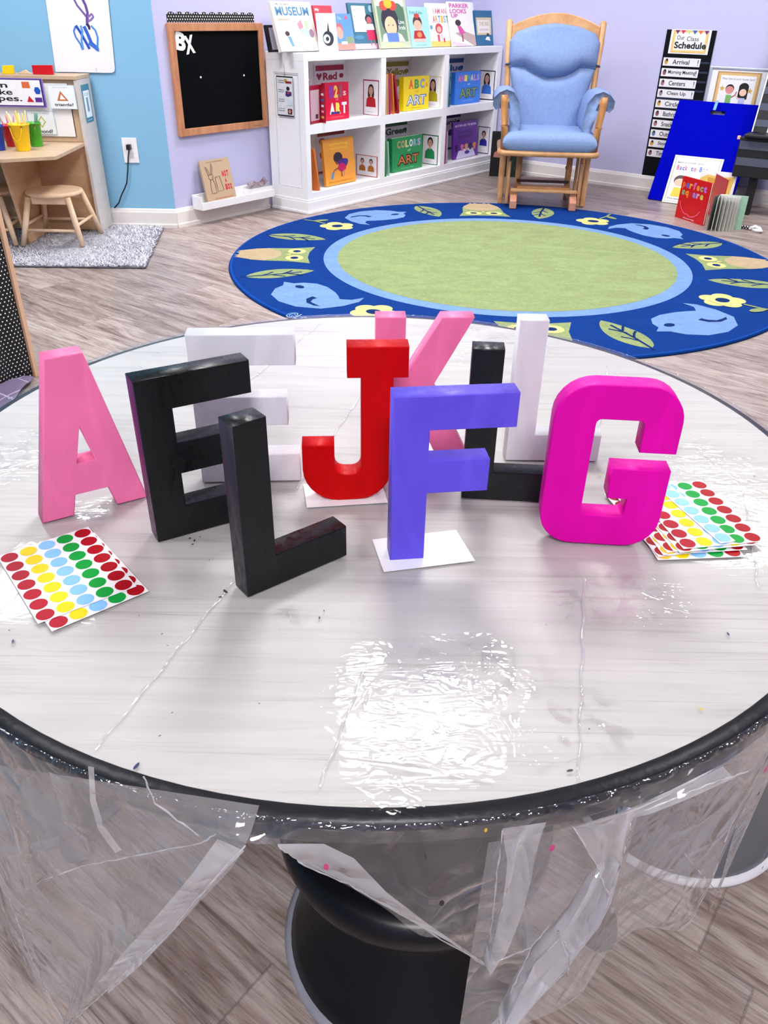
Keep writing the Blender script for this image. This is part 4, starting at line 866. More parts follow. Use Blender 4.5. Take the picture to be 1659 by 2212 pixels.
# ---------------------------------------------------------------- blue wall: outlet, cord, painting
n_ = Vector((0,1,0))
def onY(y, px, py): return Wp(px,py,(0,y,0),n_)
t = thing('wall_outlet', 'white electrical outlet plate on the blue wall', 'outlet', (-1.394,4.619,.396))
MB().box((-.040,-.007,-.062),(.040,0,.062)).build('cover_plate', plain('#F2F0F2', .3), t, bevel=.003, seg=3)
for dz in (.022,-.022): MB().box((-.016,-.009,dz-.014),(.016,-.0071,dz+.014)).build('socket', plain('#E4E0E4', .3), t, bevel=.002)
t = thing('power_cord', 'black power cord hanging from the wall outlet down behind the desk', 'cord', (0,0,0))
cp = [onY(4.604,*q) for q in ((279,318),(277,340),(276,370),(274,395),(268,410),(262,422),(257,438),(247,449))]
MB().tube(cp,.0035,8).build('cable', plain('#0C1418', .4), t); MB().box((cp[0].x-.012,4.585,cp[0].z-.012),(cp[0].x+.010,4.611,cp[0].z+.014)).build('plug', plain('#1A1216', .4), t, bevel=.003)
t = thing('child_painting', 'large white paper with purple and blue brush loops taped on the blue wall', 'painting', (-1.565,4.615,.760))
w0, h0 = .305, .42
pl = [(-w0/2,.0),(w0/2-.02,.0),(w0/2-.006,.006),(w0/2,.02),(w0/2+.022,h0),(-w0/2+.02,h0)]
MB().prism(pl,-.004,-.001).build('paper', plain('#EFECF2', .7, var=.01), t)
a = Art(1,1); 
def brush(pts, wd, col):
    q = []
    for i in range(len(pts)-1):
        for k in range(4): f = k/4; q.append((pts[i][0]*(1-f)+pts[i+1][0]*f, pts[i][1]*(1-f)+pts[i+1][1]*f))
    q.append(pts[-1]); a.line(q, wd, col)
for pth, wd, c in (([(-.02,.34),(-.008,.31),(.012,.285),(.028,.265),(.036,.25)],.010,'#7A5AA0'),([(.018,.35),(.034,.31),(.038,.28),(.030,.25),(.028,.235),(.036,.215)],.013,'#6A4A96'),([(.036,.26),(.058,.275),(.064,.262),(.050,.25),(.034,.243)],.009,'#8A6AB0'),([(.022,.232),(.036,.222),(.034,.208)],.010,'#2E2450'),
   ([(-.032,.222),(-.045,.20),(-.040,.175),(-.022,.145),(-.016,.120)],.009,'#4A80D0'),([(-.030,.225),(-.012,.195),(.004,.160),(.020,.125)],.013,'#1F4FB8'),([(-.006,.225),(-.002,.20),(-.014,.16),(-.012,.122)],.010,'#5A98E0'),([(.010,.222),(.022,.190),(.034,.150),(.060,.128)],.016,'#2A60C8'),([(.046,.225),(.064,.205),(.070,.175),(.062,.135),(.064,.115)],.009,'#4A8CD8'),([(.020,.150),(.045,.135),(.062,.120)],.014,'#3A70D0')): brush([(x+.02,y-.02) for x,y in pth],wd,c)
a.line([(.06,.022),(.057,.014),(.058,.006)],.0012,'#3A2A60'); a.build('brush_marks', t, off=(0,-.004,0))

# ---------------------------------------------------------------- wooden play desk
M_PLY = wood('#B89A7C','#C8AE92',(3,14,3),.45,2); M_PLYS = plain('#CDC5C0', .5, var=.04); M_PLYD = wood('#C69C72','#D6B08A',(3,3,14),.5,2)
DX = -1.545; DXL = -2.75; DY0, DY1 = 4.40, 4.595
t = thing('wooden_desk', 'light plywood play desk with raised back board beside the blue wall', 'desk', (0,0,0))
MB().box((DX-.016,DY0,.017),(DX,DY1,.740)).build('side_panel', M_PLYS, t, bevel=.001); MB().box((DXL,DY0,.017),(DXL+.016,DY1,.740)).build('side_panel', M_PLYS, t)
MB().box((DXL,DY0-.004,.7405),(DX+.002,DY1+.004,.757)).build('top_shelf', M_PLY, t, bevel=.001)
MB().box((DXL+.017,DY0+.030,.024),(DX-.017,DY0+.042,.739)).build('back_panel', M_PLYD, t)
b = MB(); b.box((DX-.05,DY0+.012,.4605),(DX-.017,DY0+.029,.739)); b.box((DXL+.05,DY0+.012,.722),(DX-.05,DY0+.029,.739)); b.box((DXL+.05,DY0+.012,.4605),(DX-.05,DY0+.029,.482)); b.build('frame_rails', M_PLY, t, bevel=.001)
b = MB(); b.prism([(DXL+.02,DY0+.011),(DX-.018,DY0+.011),(DX-.012,DY0-.02),(DX+.0,4.00),(DX+.0,3.955),(DX-.04,3.935),(-1.75,3.845),(-2.2,3.80),(-2.6,3.86),(DXL+.02,3.95)],.444,.4595,axis='z'); b.build('desktop', M_PLY, t, bevel=.001)
b = MB(); b.add([(-1.846,4.13,0.019),(-1.832,4.13,0.019),(-1.832,DY0+.029,0.019),(-1.846,DY0+.029,0.019),(-1.846,4.03,.4435),(-1.832,4.03,.4435),(-1.832,DY0+.029,.4435),(-1.846,DY0+.029,.4435)],[(0,3,2,1),(4,5,6,7),(0,1,5,4),(1,2,6,5),(2,3,7,6),(3,0,4,7)]); b.build('divider', M_PLYD, t)
t = thing('whiteboard_panel', 'small white board panel set in the back of the wooden desk', 'board', (-1.86,DY0+.0105,.484)); MB().box((-.28,-.004,0),(.262,0,.24)).build('panel', plain('#F0EEF0', .25, var=.01), t, bevel=.003)
yq = DY0-.012
def art_shapes(a):
    a.rect(0,0,1,1,'#7A5AC0'); a.rect(.012,.03,.985,.97,'#2A1E60'); a.rect(.025,.06,.97,.94,'#F2F0F4')
    a.text('I can',.30,.66,.62,.86,'#101014',.02); a.text('make',.34,.42,.66,.62,'#101014',.02); a.text('shapes.',.28,.14,.75,.40,'#101014',.02)
    a.poly([(.775,.66),(.86,.66),(.855,.88),(.775,.88)],'#D86A38'); a.poly([(.80,.18),(.875,.18),(.83,.40)],'#C81030'); a.poly([(.895,.58),(.91,.70),(.945,.70),(.965,.58),(.95,.46),(.91,.46)],'#1450B8'); a.rect(.89,.18,.965,.34,'#5A2A90')
def leansign(tlp, brp, y, fn, label, name, cat, th=.003, extra=0):
    p = onY(y,*tlp); q = onY(y,*brp); x0 = p.x-extra; w_ = q.x-x0; h_ = p.z-q.z
    t = thing(name, label, cat, ((x0+q.x)/2,y,q.z)); MB().box((-w_/2,0,0),(w_/2,th,h_)).build('board', plain('#F0EEF2', .4), t, bevel=.001)
    a = Art(w_,h_); fn(a); a.build('print', t, off=(-w_/2,0,0)); return t
leansign((0,168),(102,232),yq,art_shapes,'purple bordered sign reading I can make shapes on the desk back','shapes_sign','sign',extra=.26)
def art_tri(a): a.rect(0,0,1,1,'#C6DCEC'); a.rect(.03,.03,.97,.97,'#EEF2F6'); a.text('Can you make a',.2,.87,.8,.92,'#8A9AA8'); a.poly([(.30,.34),(.72,.34),(.46,.76)],'#C86A3A'); a.poly([(.40,.40),(.62,.40),(.47,.62)],'#EEF2F6'); a.text('triangle?',.18,.08,.88,.25,'#101014',.02)
def art_dia(a): a.rect(0,0,1,1,'#B8C4CC'); a.rect(.03,.03,.97,.97,'#E8EDF0'); a.text('Can you make a',.2,.87,.8,.92,'#8A9AA8'); a.poly([(.50,.28),(.66,.54),(.52,.80),(.36,.54)],'#B8B840'); a.poly([(.505,.36),(.61,.54),(.52,.72),(.41,.54)],'#E8EDF0'); a.text('diamond?',.12,.06,.85,.22,'#101014',.02)
leansign((100,183),(168,236),yq+.004,art_tri,'blue edged card reading triangle on the desk back','shape_card','card',.001)
leansign((55,239),(125,291),DY0+.003,art_dia,'pale card with a diamond outline on the white board panel','shape_card','card',.001)
p = W0 = None
t = thing('small_notice', 'narrow teal framed notice on the right side panel of the desk', 'notice', (DX+.0015,(DY0+DY1)/2+.0,.545), (0,0,PI/2))
MB().box((-.055,-.0012,0),(.055,-.0002,.17)).build('card', plain('#E6ECF0', .4), t)
a = Art(.11,.17); a.rect(0,0,1,1,'#3E7C9A'); a.rect(.10,.13,.90,.84,'#EEF2F6'); a.text('1 2 3',.25,.70,.75,.78,'#4A5A68'); a.rect(.38,.28,.62,.66,'#7E90A0'); a.text('please',.2,.03,.8,.09,'#C8DCE8'); a.build('print', t, off=(-.055,-.0012,0))
# blocks on the top shelf
zt = .7575
def block(name, poly, y, th, col, label, mat=None):
    xs = [onY(y,*q) for q in poly]; x0 = sum(p.x for p in xs)/len(xs); b = MB(); b.prism([(p.x-x0,max(0,p.z-zt)) for p in xs],0,th); o = b.build(name, mat or plain(col, .3)); o.location = (x0,y,zt+.0003); o.modifiers.new('b','BEVEL').width = .001; return tag(o,label,'block',None)
block('toy_block',[(4,142),(27,141),(30,165),(6,165)],4.45,.020,'#F2CE00','yellow square block standing on top of the wooden desk')
block('toy_block',[(38,165),(50,152),(54,151),(58,155),(70,165)],4.47,.020,'#DDBEA0','plain wood block with a rounded top on the wooden desk')
block('toy_block',[(68,141),(112,141),(115,164),(72,164)],4.45,.020,'#C80A12','red slanted block standing on top of the wooden desk')
# pails of brushes
def pail(px, py, r0_, r1_, h_, col, label, n_sticks, scol, z=.4605, off=0):
    p = P(px,py,z); t = thing('small_pail', label, 'bucket', (p.x,p.y+r0_+off,z)); m = plain(col, .4, var=.04)
    MB().lathe([(r0_,0),(r1_,h_),(r1_+.003,h_+.001),(r1_+.003,h_-.005),(r1_-.001,h_-.006),(r0_-.001,.002)], 28, cap=False).lathe([(r0_,.001),(r0_,.002)],28).build('bucket', m, t)
    for s_ in (-1,1): MB().lathe([(.005,0),(.005,.003)],10,(s_*0,0,0)).build('rivet', plain('#9A8A60', .3, metal=.8), t).matrix_local = Matrix.Translation((s_*.6*r1_,-.80*r1_,h_-.012))@Matrix.Rotation(PI/2,4,'X')
    MB().tube([(-.6*r1_,-.80*r1_-.003,h_-.012),(-.4*r1_,-1.05*r1_,h_*.55),(0,-1.12*r1_,h_*.35),(.4*r1_,-1.05*r1_,h_*.55),(.6*r1_,-.80*r1_-.003,h_-.012)],.0012,6).build('wire_handle', plain(col, .4), t)
    rnd = random.Random(int(px))
    for i in range(n_sticks):
        a = rnd.random()*2*PI; rr_ = r0_*.6*rnd.random()**.5; ta = rnd.random()*2*PI; tr_ = (r1_-.006)
        x0,y0,x1,y1 = rr_*math.cos(a)*.5, rr_*math.sin(a)*.5, tr_*math.cos(ta), tr_*math.sin(ta); L = h_+.03+.015*rnd.random()
        c = scol[i%len(scol)]
        o = MB().tube([(0,0,0),(x1-x0,y1-y0,L-.004),((x1-x0)*1.03,(y1-y0)*1.03,L+.006)],[.0042,.0042,.0015],8).build('marker', plain(c, .4))
        o.location = (p.x+x0,p.y+r0_+off+y0,z+.004); tag(o, 'thin '+{'#F0D890':'cream','#F2F0E8':'white','#E8C830':'yellow','#E8A0A0':'pink','#70A890':'green','#4AA8C8':'blue'}.get(c,'coloured')+' marker standing in the '+label.split(' ')[0]+' pail', 'marker', 'markers in the '+label.split(' ')[0]+' pail')
pail(46,327,.031,.046,.115,'#F4C800','yellow metal pail of markers on the desk',8,['#F0D890','#F2F0E8','#E8C830','#F0D890'])
pail(74,318,.028,.034,.105,'#3CA020','green metal pail behind the yellow one on the desk',4,['#70A890'],off=.01)
pail(21,318,.026,.040,.095,'#C4102A','red metal pail between the yellow and blue ones',3,['#E8A0A0'],off=.012)
pail(-8,326,.030,.040,.105,'#0A38B0','blue metal pail at the left end of the desk',4,['#4AA8C8'])
# wooden stools
M_ST = wood('#E6BE98','#F4D6B6',(6,6,6),.45,2)
def wstool(x, y, label):
    t = thing('wooden_stool', label, 'stool', (x,y,.022)); z0 = 0
    MB().lathe([(.128,.222),(.136,.226),(.139,.232),(.136,.240),(.120,.243),(.001,.241)], 40).build('seat', M_ST, t)
    f = .150; s_ = .098; zt_ = .222
    for sx in (-1,1):
        MB().box((-.085,sx*.092-.006,.190),(.085,sx*.092+.006,.2215)).build('apron', M_ST, t)
        for sy in (-1,1):
            MB().tube([(sx*f,sy*f,0),(sx*(f+s_)/2,sy*(f+s_)/2,.11),(sx*s_,sy*s_,.222)],[.012,.015,.0135],12).build('leg', M_ST, t)
    k1 = .072; q = f+(s_-f)*k1/.222; k2 = .095; q2 = f+(s_-f)*k2/.222
    for s in (-1,1):
        MB().tube([(-q,s*q,k1),(q,s*q,k1)],.0075,10).build('rung', M_ST, t); MB().tube([(s*q2,-q2,k2),(s*q2,q2,k2)],.0075,10).build('rung', M_ST, t)
wstool(-1.690,4.225,'round-seated wooden stool at the right bay of the play desk'); wstool(-2.025,4.225,'round-seated wooden stool at the left bay, cut by the photo edge')
# shaggy mat
t = None
def shag():
    k = N('grey_shag'); v = k.coords(); f = k.noise(v, 40, 5, .7, 1.); g = k.noise(v, 5, 3)
    h = k.math('ADD', k.math('MULTIPLY', f, .6), k.math('MULTIPLY', g, .4)); k.link(k.ramp(h, [(.3,'#7E7C86'),(.5,'#A9A7B0'),(.68,'#D2D0D8')]), k.b.inputs['Base Color']); k.b.inputs['Roughness'].default_value = 1; k.bump(f, .8, .01); return k.m
mp = [Vector((-2.75,3.745,0)),Vector((-1.150,3.775,0)),Vector((-1.262,4.585,0)),Vector((-2.75,4.585,0))]
rnd = random.Random(3)
def shagf(u, v):
    a = mp[0].lerp(mp[1],u); b_ = mp[3].lerp(mp[2],u); p = a.lerp(b_,v); e = min(u*9,(1-u)*9,v*6,(1-v)*6,1)
    wv = .003*math.sin(u*19)+.002*math.sin(v*23+u*9)
    return (p.x+rnd.uniform(-.003,.003), p.y+rnd.uniform(-.003,.003), .002+.014*max(0,e)**.4+(wv+rnd.uniform(-.004,.004))*(1 if e > .05 else 0)+ (.001 if e>.05 else 0))
t = thing('shag_mat', 'thick light grey shaggy mat under the play desk', 'rug', (0,0,0)); o = MB().grid(shagf, 230, 110).build('pile', shag(), t); o['kind'] = 'stuff'
b = MB()
for i in range(26000):
    u, v = rnd.random(), rnd.random(); a_ = mp[0].lerp(mp[1],u); b_ = mp[3].lerp(mp[2],u); p = a_.lerp(b_,v)
    if p.x < -2.15: continue
    an = rnd.random()*2*PI; L = rnd.uniform(.018,.038); w2 = .0028; d = Vector((math.cos(an),math.sin(an),0)); n2 = Vector((-d.y,d.x,0))*w2; z = .010
    q = p+d*L*.8+Vector((0,0,z+rnd.uniform(.002,.020))); b.add([p+n2+Vector((0,0,z)), p-n2+Vector((0,0,z)), q], [(0,1,2)])
b.build('tufts', plain('#D0CED8', .95, var=.35, scale=60), t)['kind'] = 'stuff'
MB().tube([(p.x,p.y,.0045) for p in [mp[0].lerp(mp[1],i/20) for i in range(21)]],.004,6).tube([(p.x,p.y,.0045) for p in [mp[1].lerp(mp[2],i/20) for i in range(21)]],.004,6).build('binding', plain('#5A5862', .9), t)

# ---------------------------------------------------------------- glider chair
GC = Vector((.955,5.21,0)); t = thing('glider_chair', 'oak glider rocking chair with light blue cushions in the corner', 'chair', GC, (0,0,math.radians(-6)))
M_OAK = wood('#C08A58','#D9A878',(5,5,5),.35,2.5); M_OAKD = wood('#A8703E','#C08850',(5,5,5),.35,2.5); M_OAKP = wood('#B8785E','#D09A80',(5,5,5),.35,2.5)
ZR = .0118
for s_ in (-1,1):
    x = s_*.183
    b = MB(); b.prism([(0,ZR),(.05,ZR),(.07,.045),(.40,.045),(.42,.0),(.47,.0),(.47,.055),(.43,.085),(.05,.088),(.0,.06)],x-.021,x+.021); 
    # prism runs along y with x,z profile: turn so the runner points backwards
    b.v = [(q[1],q[0]-.01,q[2]) for q in b.v]; b.f = [f[::-1] for f in b.f]; b.build('runner', M_OAKP, t, bevel=.004)
    MB().box((x-.018,.05,.088),(x+.018,.09,.115)).build('block', M_OAK, t)
    MB().tube([(x*.86,.24,.085),(x*.86,.24,.29)],.019,14).build('upright', M_OAK, t)
    MB().box((s_*.222-.009,.10,.02),(s_*.222+.009,.135,.27)).build('swing_arm', M_OAK, t, bevel=.004); MB().box((s_*.222-.009,.36,.02),(s_*.222+.009,.395,.27)).build('swing_arm', M_OAK, t, bevel=.004)
    for yy in (.19,.46): MB().box((s_*.262-.016,yy-.022,.004),(s_*.262+.016,yy+.022,.322)).build('outer_post', M_OAK, t, bevel=.01, seg=3)
    # arm posts, pads, back posts
    MB().tube([(s_*.270,.03,.350),(s_*.276,.035,.47),(s_*.282,.04,.475),(s_*.276,.037,.482),(s_*.290,.045,.60),(s_*.291,.047,.640)],[.021,.019,.022,.019,.022,.020],14).build('arm_post', M_OAKD, t)
    MB().tube([(s_*.285,.04,.612),(s_*.285,.20,.605),(s_*.28,.42,.60)],[.022,.020,.018],12).build('arm_rail', M_OAK, t)
    M_CU = plain('#7E93BE', .85, bump=.25, spec=.2, scale=60, name='blue_cotton')
    prof = [(.185,.43),(.190,.52),(.202,.605),(.232,.655),(.280,.674),(.326,.662),(.354,.625),(.352,.582),(.330,.556),(.312,.572),(.306,.603),(.285,.620),(.258,.608),(.246,.565),(.240,.50),(.232,.43)]
    b = MB(); ny = 9; v = []
    for j in range(ny):
        yy = .062+.37*j/(ny-1); sh = 0 if 0 < j < ny-1 else .006
        for k_, (px_, pz_) in enumerate(prof):
            w_ = .004*math.sin(yy*40+k_*1.7)
            v.append((s_*(px_+w_+(.0 if k_ < 8 else sh)), yy+.02*math.sin(k_), pz_+w_-(sh if 2 < k_ < 8 else 0)))
    n_p = len(prof); f = [(j*n_p+k_, j*n_p+(k_+1)%n_p, (j+1)*n_p+(k_+1)%n_p, (j+1)*n_p+k_) for j in range(ny-1) for k_ in range(n_p)]
    f += [list(range(n_p)), list(range((ny-1)*n_p, ny*n_p))[::-1]]
    b.add(v, [q[::-1] for q in f] if s_ > 0 else f, 0, True); b.build('arm_cushion', M_CU, t, subsurf=2)
    MB().tube([(s_*.255,.46,.33),(s_*.268,.49,.55),(s_*.270,.50,.62),(s_*.276,.52,.76),(s_*.278,.522,.77),(s_*.277,.525,.78),(s_*.283,.55,.90),(s_*.285,.553,.91),(s_*.286,.57,1.0),(s_*.286,.572,1.015)],[.016,.018,.019,.017,.020,.017,.022,.018,.021,.013],14).build('back_post', M_OAK, t)
# seat frame: a rounded bar loop
loop = []
for cx, cy, a0 in ((.255,.03,-90),(.255,.45,0),(-.255,.45,90),(-.255,.03,180)):
    for i in range(6): q = math.radians(a0+18*i); loop.append((cx+.035*math.cos(q), cy+.035*math.sin(q), .332))
MB().tube(loop,.017,12,close=True).build('seat_frame', M_OAK, t)
b = MB()
for i in range(6): b.box((-.26,.05+.075*i,.318),(.26,.09+.075*i,.328))
b.build('seat_slats', M_OAKD, t)
MB().box((-.205,.03,.105),(.205,.075,.122)).build('front_stretcher', M_OAK, t, bevel=.004); MB().box((-.165,.075,.118),(.165,.165,.130)).build('foot_board', M_OAKD, t, bevel=.003); MB().box((-.165,.36,.110),(.165,.45,.128)).build('rear_board', M_OAKD, t, bevel=.003)
MB().box((-.165,.21,.135),(.165,.225,.150)).build('cross_rail', plain('#3A2218', .5), t)
for s_ in (-1,1): MB().tube([(s_*.15,.3,.31),(s_*.155,.3,.25),(s_*.145,.3,.22),(s_*.16,.3,.17)],.006,8).build('bearing_bracket', plain('#101012', .4), t)
# curved head rail
b = MB(); hp = [(-.268,.885)]
for i in range(17): x = -.268+.536*i/16; hp.append((x,.985+.070*math.cos(x/.268*PI/2)**.9))
hp += [(.268,.885)]; b.prism(hp,.548,.566); b.build('head_rail', M_OAK, t, bevel=.004)
b = MB()
for i in range(5): x = -.18+.09*i; b.box((x-.015,.50,.34),(x+.015,.512,.60)); b.add([],[])
b.build('back_slats', M_OAK, t)
# seat cushion
def pillow(W_, D_, Hh, nx=44, ny=40, p=.42):
    b = MB()
    for sgn in (1,-1):
        def fn(u, v, sgn=sgn):
            x = 2*u-1; y = 2*v-1; k = (max(0,1-abs(x)**9))**p*(max(0,1-abs(y)**9))**p
            rx = W_/2*x*(1-.03*y*y); ry = D_/2*y*(1-.03*x*x); return (rx, ry, sgn*Hh/2*k)
        b.grid(lambda u, v, fn=fn: fn(.5-.5*math.cos(PI*u), .5-.5*math.cos(PI*v)), nx, ny)
        if sgn < 0: n = nx*ny; b.f[-n:] = [f[::-1] for f in b.f[-n:]]
    return b
o = pillow(.575,.50,.122).build('seat_cushion', M_CU, t, subsurf=1); o.location = (0,.222,.388)
# back cushion with a pillowed head section and a curved seam
def hwid(z): return np.interp(z,[.40,.50,.62,.74,.80,.90,.95,.985,1.0],[.205,.215,.235,.262,.275,.278,.245,.14,.02])
def bulge(x, z):
    seam = .765 if abs(x) > .165 else .765-.058*math.cos(x/.165*PI/2)**.8
    k = max(0,1-(abs(x)/max(.02,hwid(z)))**4)**.45
    d = z-seam
    if d > 0: f = 1-math.exp(-(d/.030)); q_ = max(0,min(1,(z-.80)/.2)); g = .074*f*(1-.5*q_*q_*(3-2*q_)); 
    else: f = 1-math.exp(d/.022); g = .045*f+.018*max(0,min(1,(.55-z)/.15))*0; g += .004*math.sin(x*45)*math.exp(d/.10)
    return k*g*(1 if z < .985 else max(0,(1.0-z)/.015)**.5)+.012*k
def backf(u, v):
    z = .40+.60*v; x = (2*u-1)*hwid(z); y0 = .46+.10*(z-.40)/.6; return (x, y0-.012-bulge(x,z)*1.1, z)
def backr(u, v):
    z = .40+.60*v; x = (2*u-1)*hwid(z); y0 = .46+.10*(z-.40)/.6; return (x, y0-.012+.012*max(0,1-(2*u-1)**4)*math.sin(PI*v)**.3 if 0<v<1 else y0-.012, z)
b = MB(); b.grid(backf, 60, 90); b.grid(backr, 30, 30); o = b.build('back_cushion', M_CU, t)
MB().tube([(x,.46+.10*(z-.40)/.6-.026,z) for x,z in [(-.27,.765),(-.2,.768),(-.165,.765)]+[(.165*q,.765-.058*math.cos(q*PI/2)**.8) for q in np.linspace(-.95,.95,21)]+[(.165,.765),(.2,.768),(.27,.765)]],.0030,8).build('seam_piping', plain('#4A78B4', .8), t)
for s_ in (-1,1): MB().tube([(s_*.268,.49,.78),(s_*.290,.51,.775),(s_*.292,.535,.765),(s_*.262,.54,.762)],.006,8).build('tie_strap', plain('#38485E', .8), t)

# black magazine box beside the bookcase
p = P(1056.5,380.7); bx = toR(p)
t = thing('black_box', 'tall black box with a face picture between bookcase and glider', 'box', p, (0,0,math.radians(-6)))
MB().box((0,0,0),(.24,.006,.30)).box((0,.006,0),(.006,.10,.30)).box((.234,.006,0),(.24,.10,.30)).box((.006,.094,0),(.234,.10,.30)).box((.006,.006,0),(.234,.094,.008)).build('box_body', plain('#060608', .6), t)
a = Art(.24,.30); a.poly([(.38,1),(.48,1),(.54,.90),(.44,.84)],'#A87858'); a.ell(.50,.80,.10,.11,'#4A2E2A'); a.rect(.40,.78,.62,.86,'#0A0A0C'); a.ell(.50,.70,.06,.03,'#C08A80'); a.poly([(.08,.45),(.10,.55),(.28,.66),(.42,.66),(.40,.48),(.30,.44)],'#B87C6C'); a.poly([(.62,.0),(.98,.0),(.98,.6),(.66,.62)],'#12261E')
for i in range(18): a.ell(.66+.3*random.random(),.06+.5*random.random(),.02,.014,'#2E4A3A',random.random()*3)
a.build('cover_print', t)

# ---------------------------------------------------------------- far wall: schedule chart, white board
def onW(px, py, a=2.163): return onA(a, px, py)
t = thing('schedule_chart', 'tall black pocket chart reading Our Class Schedule on the far wall', 'chart', RP(2.1635,1.358,.085), (0,0,RZB))
MB().box((-.160,-.004,0),(.160,-.001,.890)).build('fabric_panel', plain('#0B0C12', .9, spec=.2), t)
b = MB()
for i in range(11): z = .795-.054*(i+1)-.035; b.box((-.155,-.0062,z-.0),(.155,-.0042,z+.012))
b.build('clear_pockets', plain('#2E3446', .2), t)
t3 = thing('title_card', 'white card with bunting reading Our Class Schedule at the top of the black chart', 'card', RP(2.1590,1.360,.842), (0,0,RZB)); MB().box((-.130,-.001,0),(.128,0,.135)).build('card', plain('#F0EEF2', .4), t3)
a = Art(.258,.135); a.rect(.06,.05,.94,.97,'#D6A850'); a.rect(.075,.065,.925,.955,'#F0C878'); a.rect(.12,.15,.88,.88,'#F4F2F4')
for i, c in enumerate(['#6A2A78','#C8305A','#C8D088','#2A60B8','#D86A48','#6A2A78']): x = .10+.145*i; a.poly([(x,.97),(x+.12,.97),(x+.06,.80)],c)
a.text('Our',.17,.58,.36,.76,'#181820',.0); a.text('Class',.42,.54,.72,.72,'#181820',.0); a.text('Schedule',.13,.22,.93,.50,'#101014',.03); a.build('print', t3, off=(-.130,-.001,0))
names = ['Arrival','Morning Meeting','Centers','Clean Up','Circle','Bathroom','Snack','Outside','Story','Time']
for i, s in enumerate(names):
    z = .821-.0515-.0555*i-.005 if i else .7735
    z = .7735-.0600*i+.0002*i
    z = .772-.0610*i
    c = thing('schedule_strip', 'white strip reading '+s+' in the black pocket chart' if i < 4 else 'white strip starting with '+s[:3]+' in the black pocket chart, cut off by the blue board', 'card', RP(2.1555,1.334,z), (0,0,RZB), 'schedule strips in the pocket chart')
    MB().box((-.124,-.001,0),(.120,0,.047)).build('card', plain('#E9E5EA', .4), c)
    a = Art(.244,.047); a.rect(.0,0,1,1,'#E9E5EA'); a.ell(.09,.5,.05,.35,['#C8A050','#8A5A60','#A0707A','#9A8890'][i%4] if i != 7 else '#5A7AA0'); a.ell(.10,.72,.03,.16,'#2A1A1E'); a.text(s,.26 if len(s) < 10 else .19,.22,.26+.065*len(s) if len(s) < 10 else .93,.80,'#15151C',.015); a.rect(.935,.15,.955,.85,'#1A1A20'); a.rect(.94,.2,.95,.45,'#E9E5EA'); a.build('print', c, off=(-.124,-.001,0))
t = thing('white_board', 'framed white board partly hidden behind the blue folder on the far wall', 'board', RP(2.1635,1.95,.30), (0,0,RZB))
MB().box((-.405,-.014,0),(.42,-.002,.470)).build('board_face', plain('#EEEEF2', .25, var=.01), t)
b = MB(); b.box((-.42,-.022,-.01),(-.405,-.001,.483)); b.box((.42,-.022,-.01),(.435,-.001,.483)); b.box((-.405,-.022,.470),(.42,-.001,.483)); b.box((-.405,-.022,-.01),(.42,-.001,.0)); b.build('aluminium_frame', plain('#C8CCD8', .3, metal=.5), t, bevel=.003)
t = thing('rule_poster', 'gold framed poster of two children reading Play hard and have fun', 'poster', RP(2.147,1.718,.42), (0,0,RZB)); w_, h_ = .268, .338
MB().box((-w_/2,-.0012,0),(w_/2,0,h_)).build('paper', plain('#EEECF0', .5), t)
a = Art(w_,h_); a.rect(0,0,1,1,'#B88A5A'); a.rect(.03,.02,.97,.98,'#DDB878'); a.rect(.09,.06,.91,.94,'#EDEAF0'); a.text('Play hard and have fun!',.13,.86,.88,.90,'#202028',.0)
def star(cx, cy, r_): a.poly([(cx+r_*(1 if i%2 == 0 else .45)*math.cos(PI/2+i*PI/5)/w_, cy+r_*(1 if i%2 == 0 else .45)*math.sin(PI/2+i*PI/5)/h_) for i in range(10)], '#D8AC50')
star(.17,.72,.018); star(.82,.70,.018)
a.ell(.35,.72,.10,.075,'#1A1014'); a.ell(.35,.70,.095,.065,'#D88A88'); a.rect(.29,.48,.42,.62,'#78B068'); a.rect(.29,.34,.41,.48,'#9AA8C0'); a.line([(.42,.58),(.50,.62),(.52,.68)],.007,'#A86A5A'); a.rect(.28,.30,.42,.34,'#2A4A70')
a.rect(.56,.56,.78,.78,'#101014'); a.ell(.67,.76,.11,.07,'#101014'); a.ell(.67,.67,.08,.06,'#F0C4B0'); a.rect(.60,.44,.74,.58,'#B8BCE0'); a.rect(.61,.34,.74,.44,'#1E4AA8'); a.line([(.61,.56),(.53,.60),(.52,.64)],.006,'#F0C4B0'); a.rect(.62,.28,.66,.34,'#F0C4B0'); a.rect(.69,.28,.73,.34,'#F0C4B0'); a.build('print', t, off=(-w_/2,-.0012,0))
# blue folder board leaning against the wall
bl = toR(P(1398,432)); ft = onA(2.10,1460,217)
bb0 = RP(1.847,1.385); 
t = thing('blue_folder', 'large bright blue board with a handle slot leaning on the far wall', 'board', RP(1.875,1.650,.0), (-math.atan2(.255,.58),0,RZB))
w_, h_ = .54, .634
b = MB(); sl = [(-.045,.560),(-.055,.572),(-.045,.584),(.045,.584),(.055,.572),(.045,.560)]
for (x0,z0,x1,z1) in ((-w_/2,0,w_/2,.560),(-w_/2,.584,w_/2,h_),(-w_/2,.560,-.055,.584),(.055,.560,w_/2,.584)): b.box((x0,-.012,z0),(x1,0,z1))
b.build('panel', plain('#0004B0', .9, var=.03, spec=.05), t)
for s_ in (-1,1): b = MB(); b.prism([(s_*.0551,.5601),(s_*.0551,.5839),(s_*.045,.5839),(s_*.049,.572),(s_*.045,.5601)],-.012,0); b.build('slot_end', plain('#0004B0', .9, var=.03, spec=.05), t)
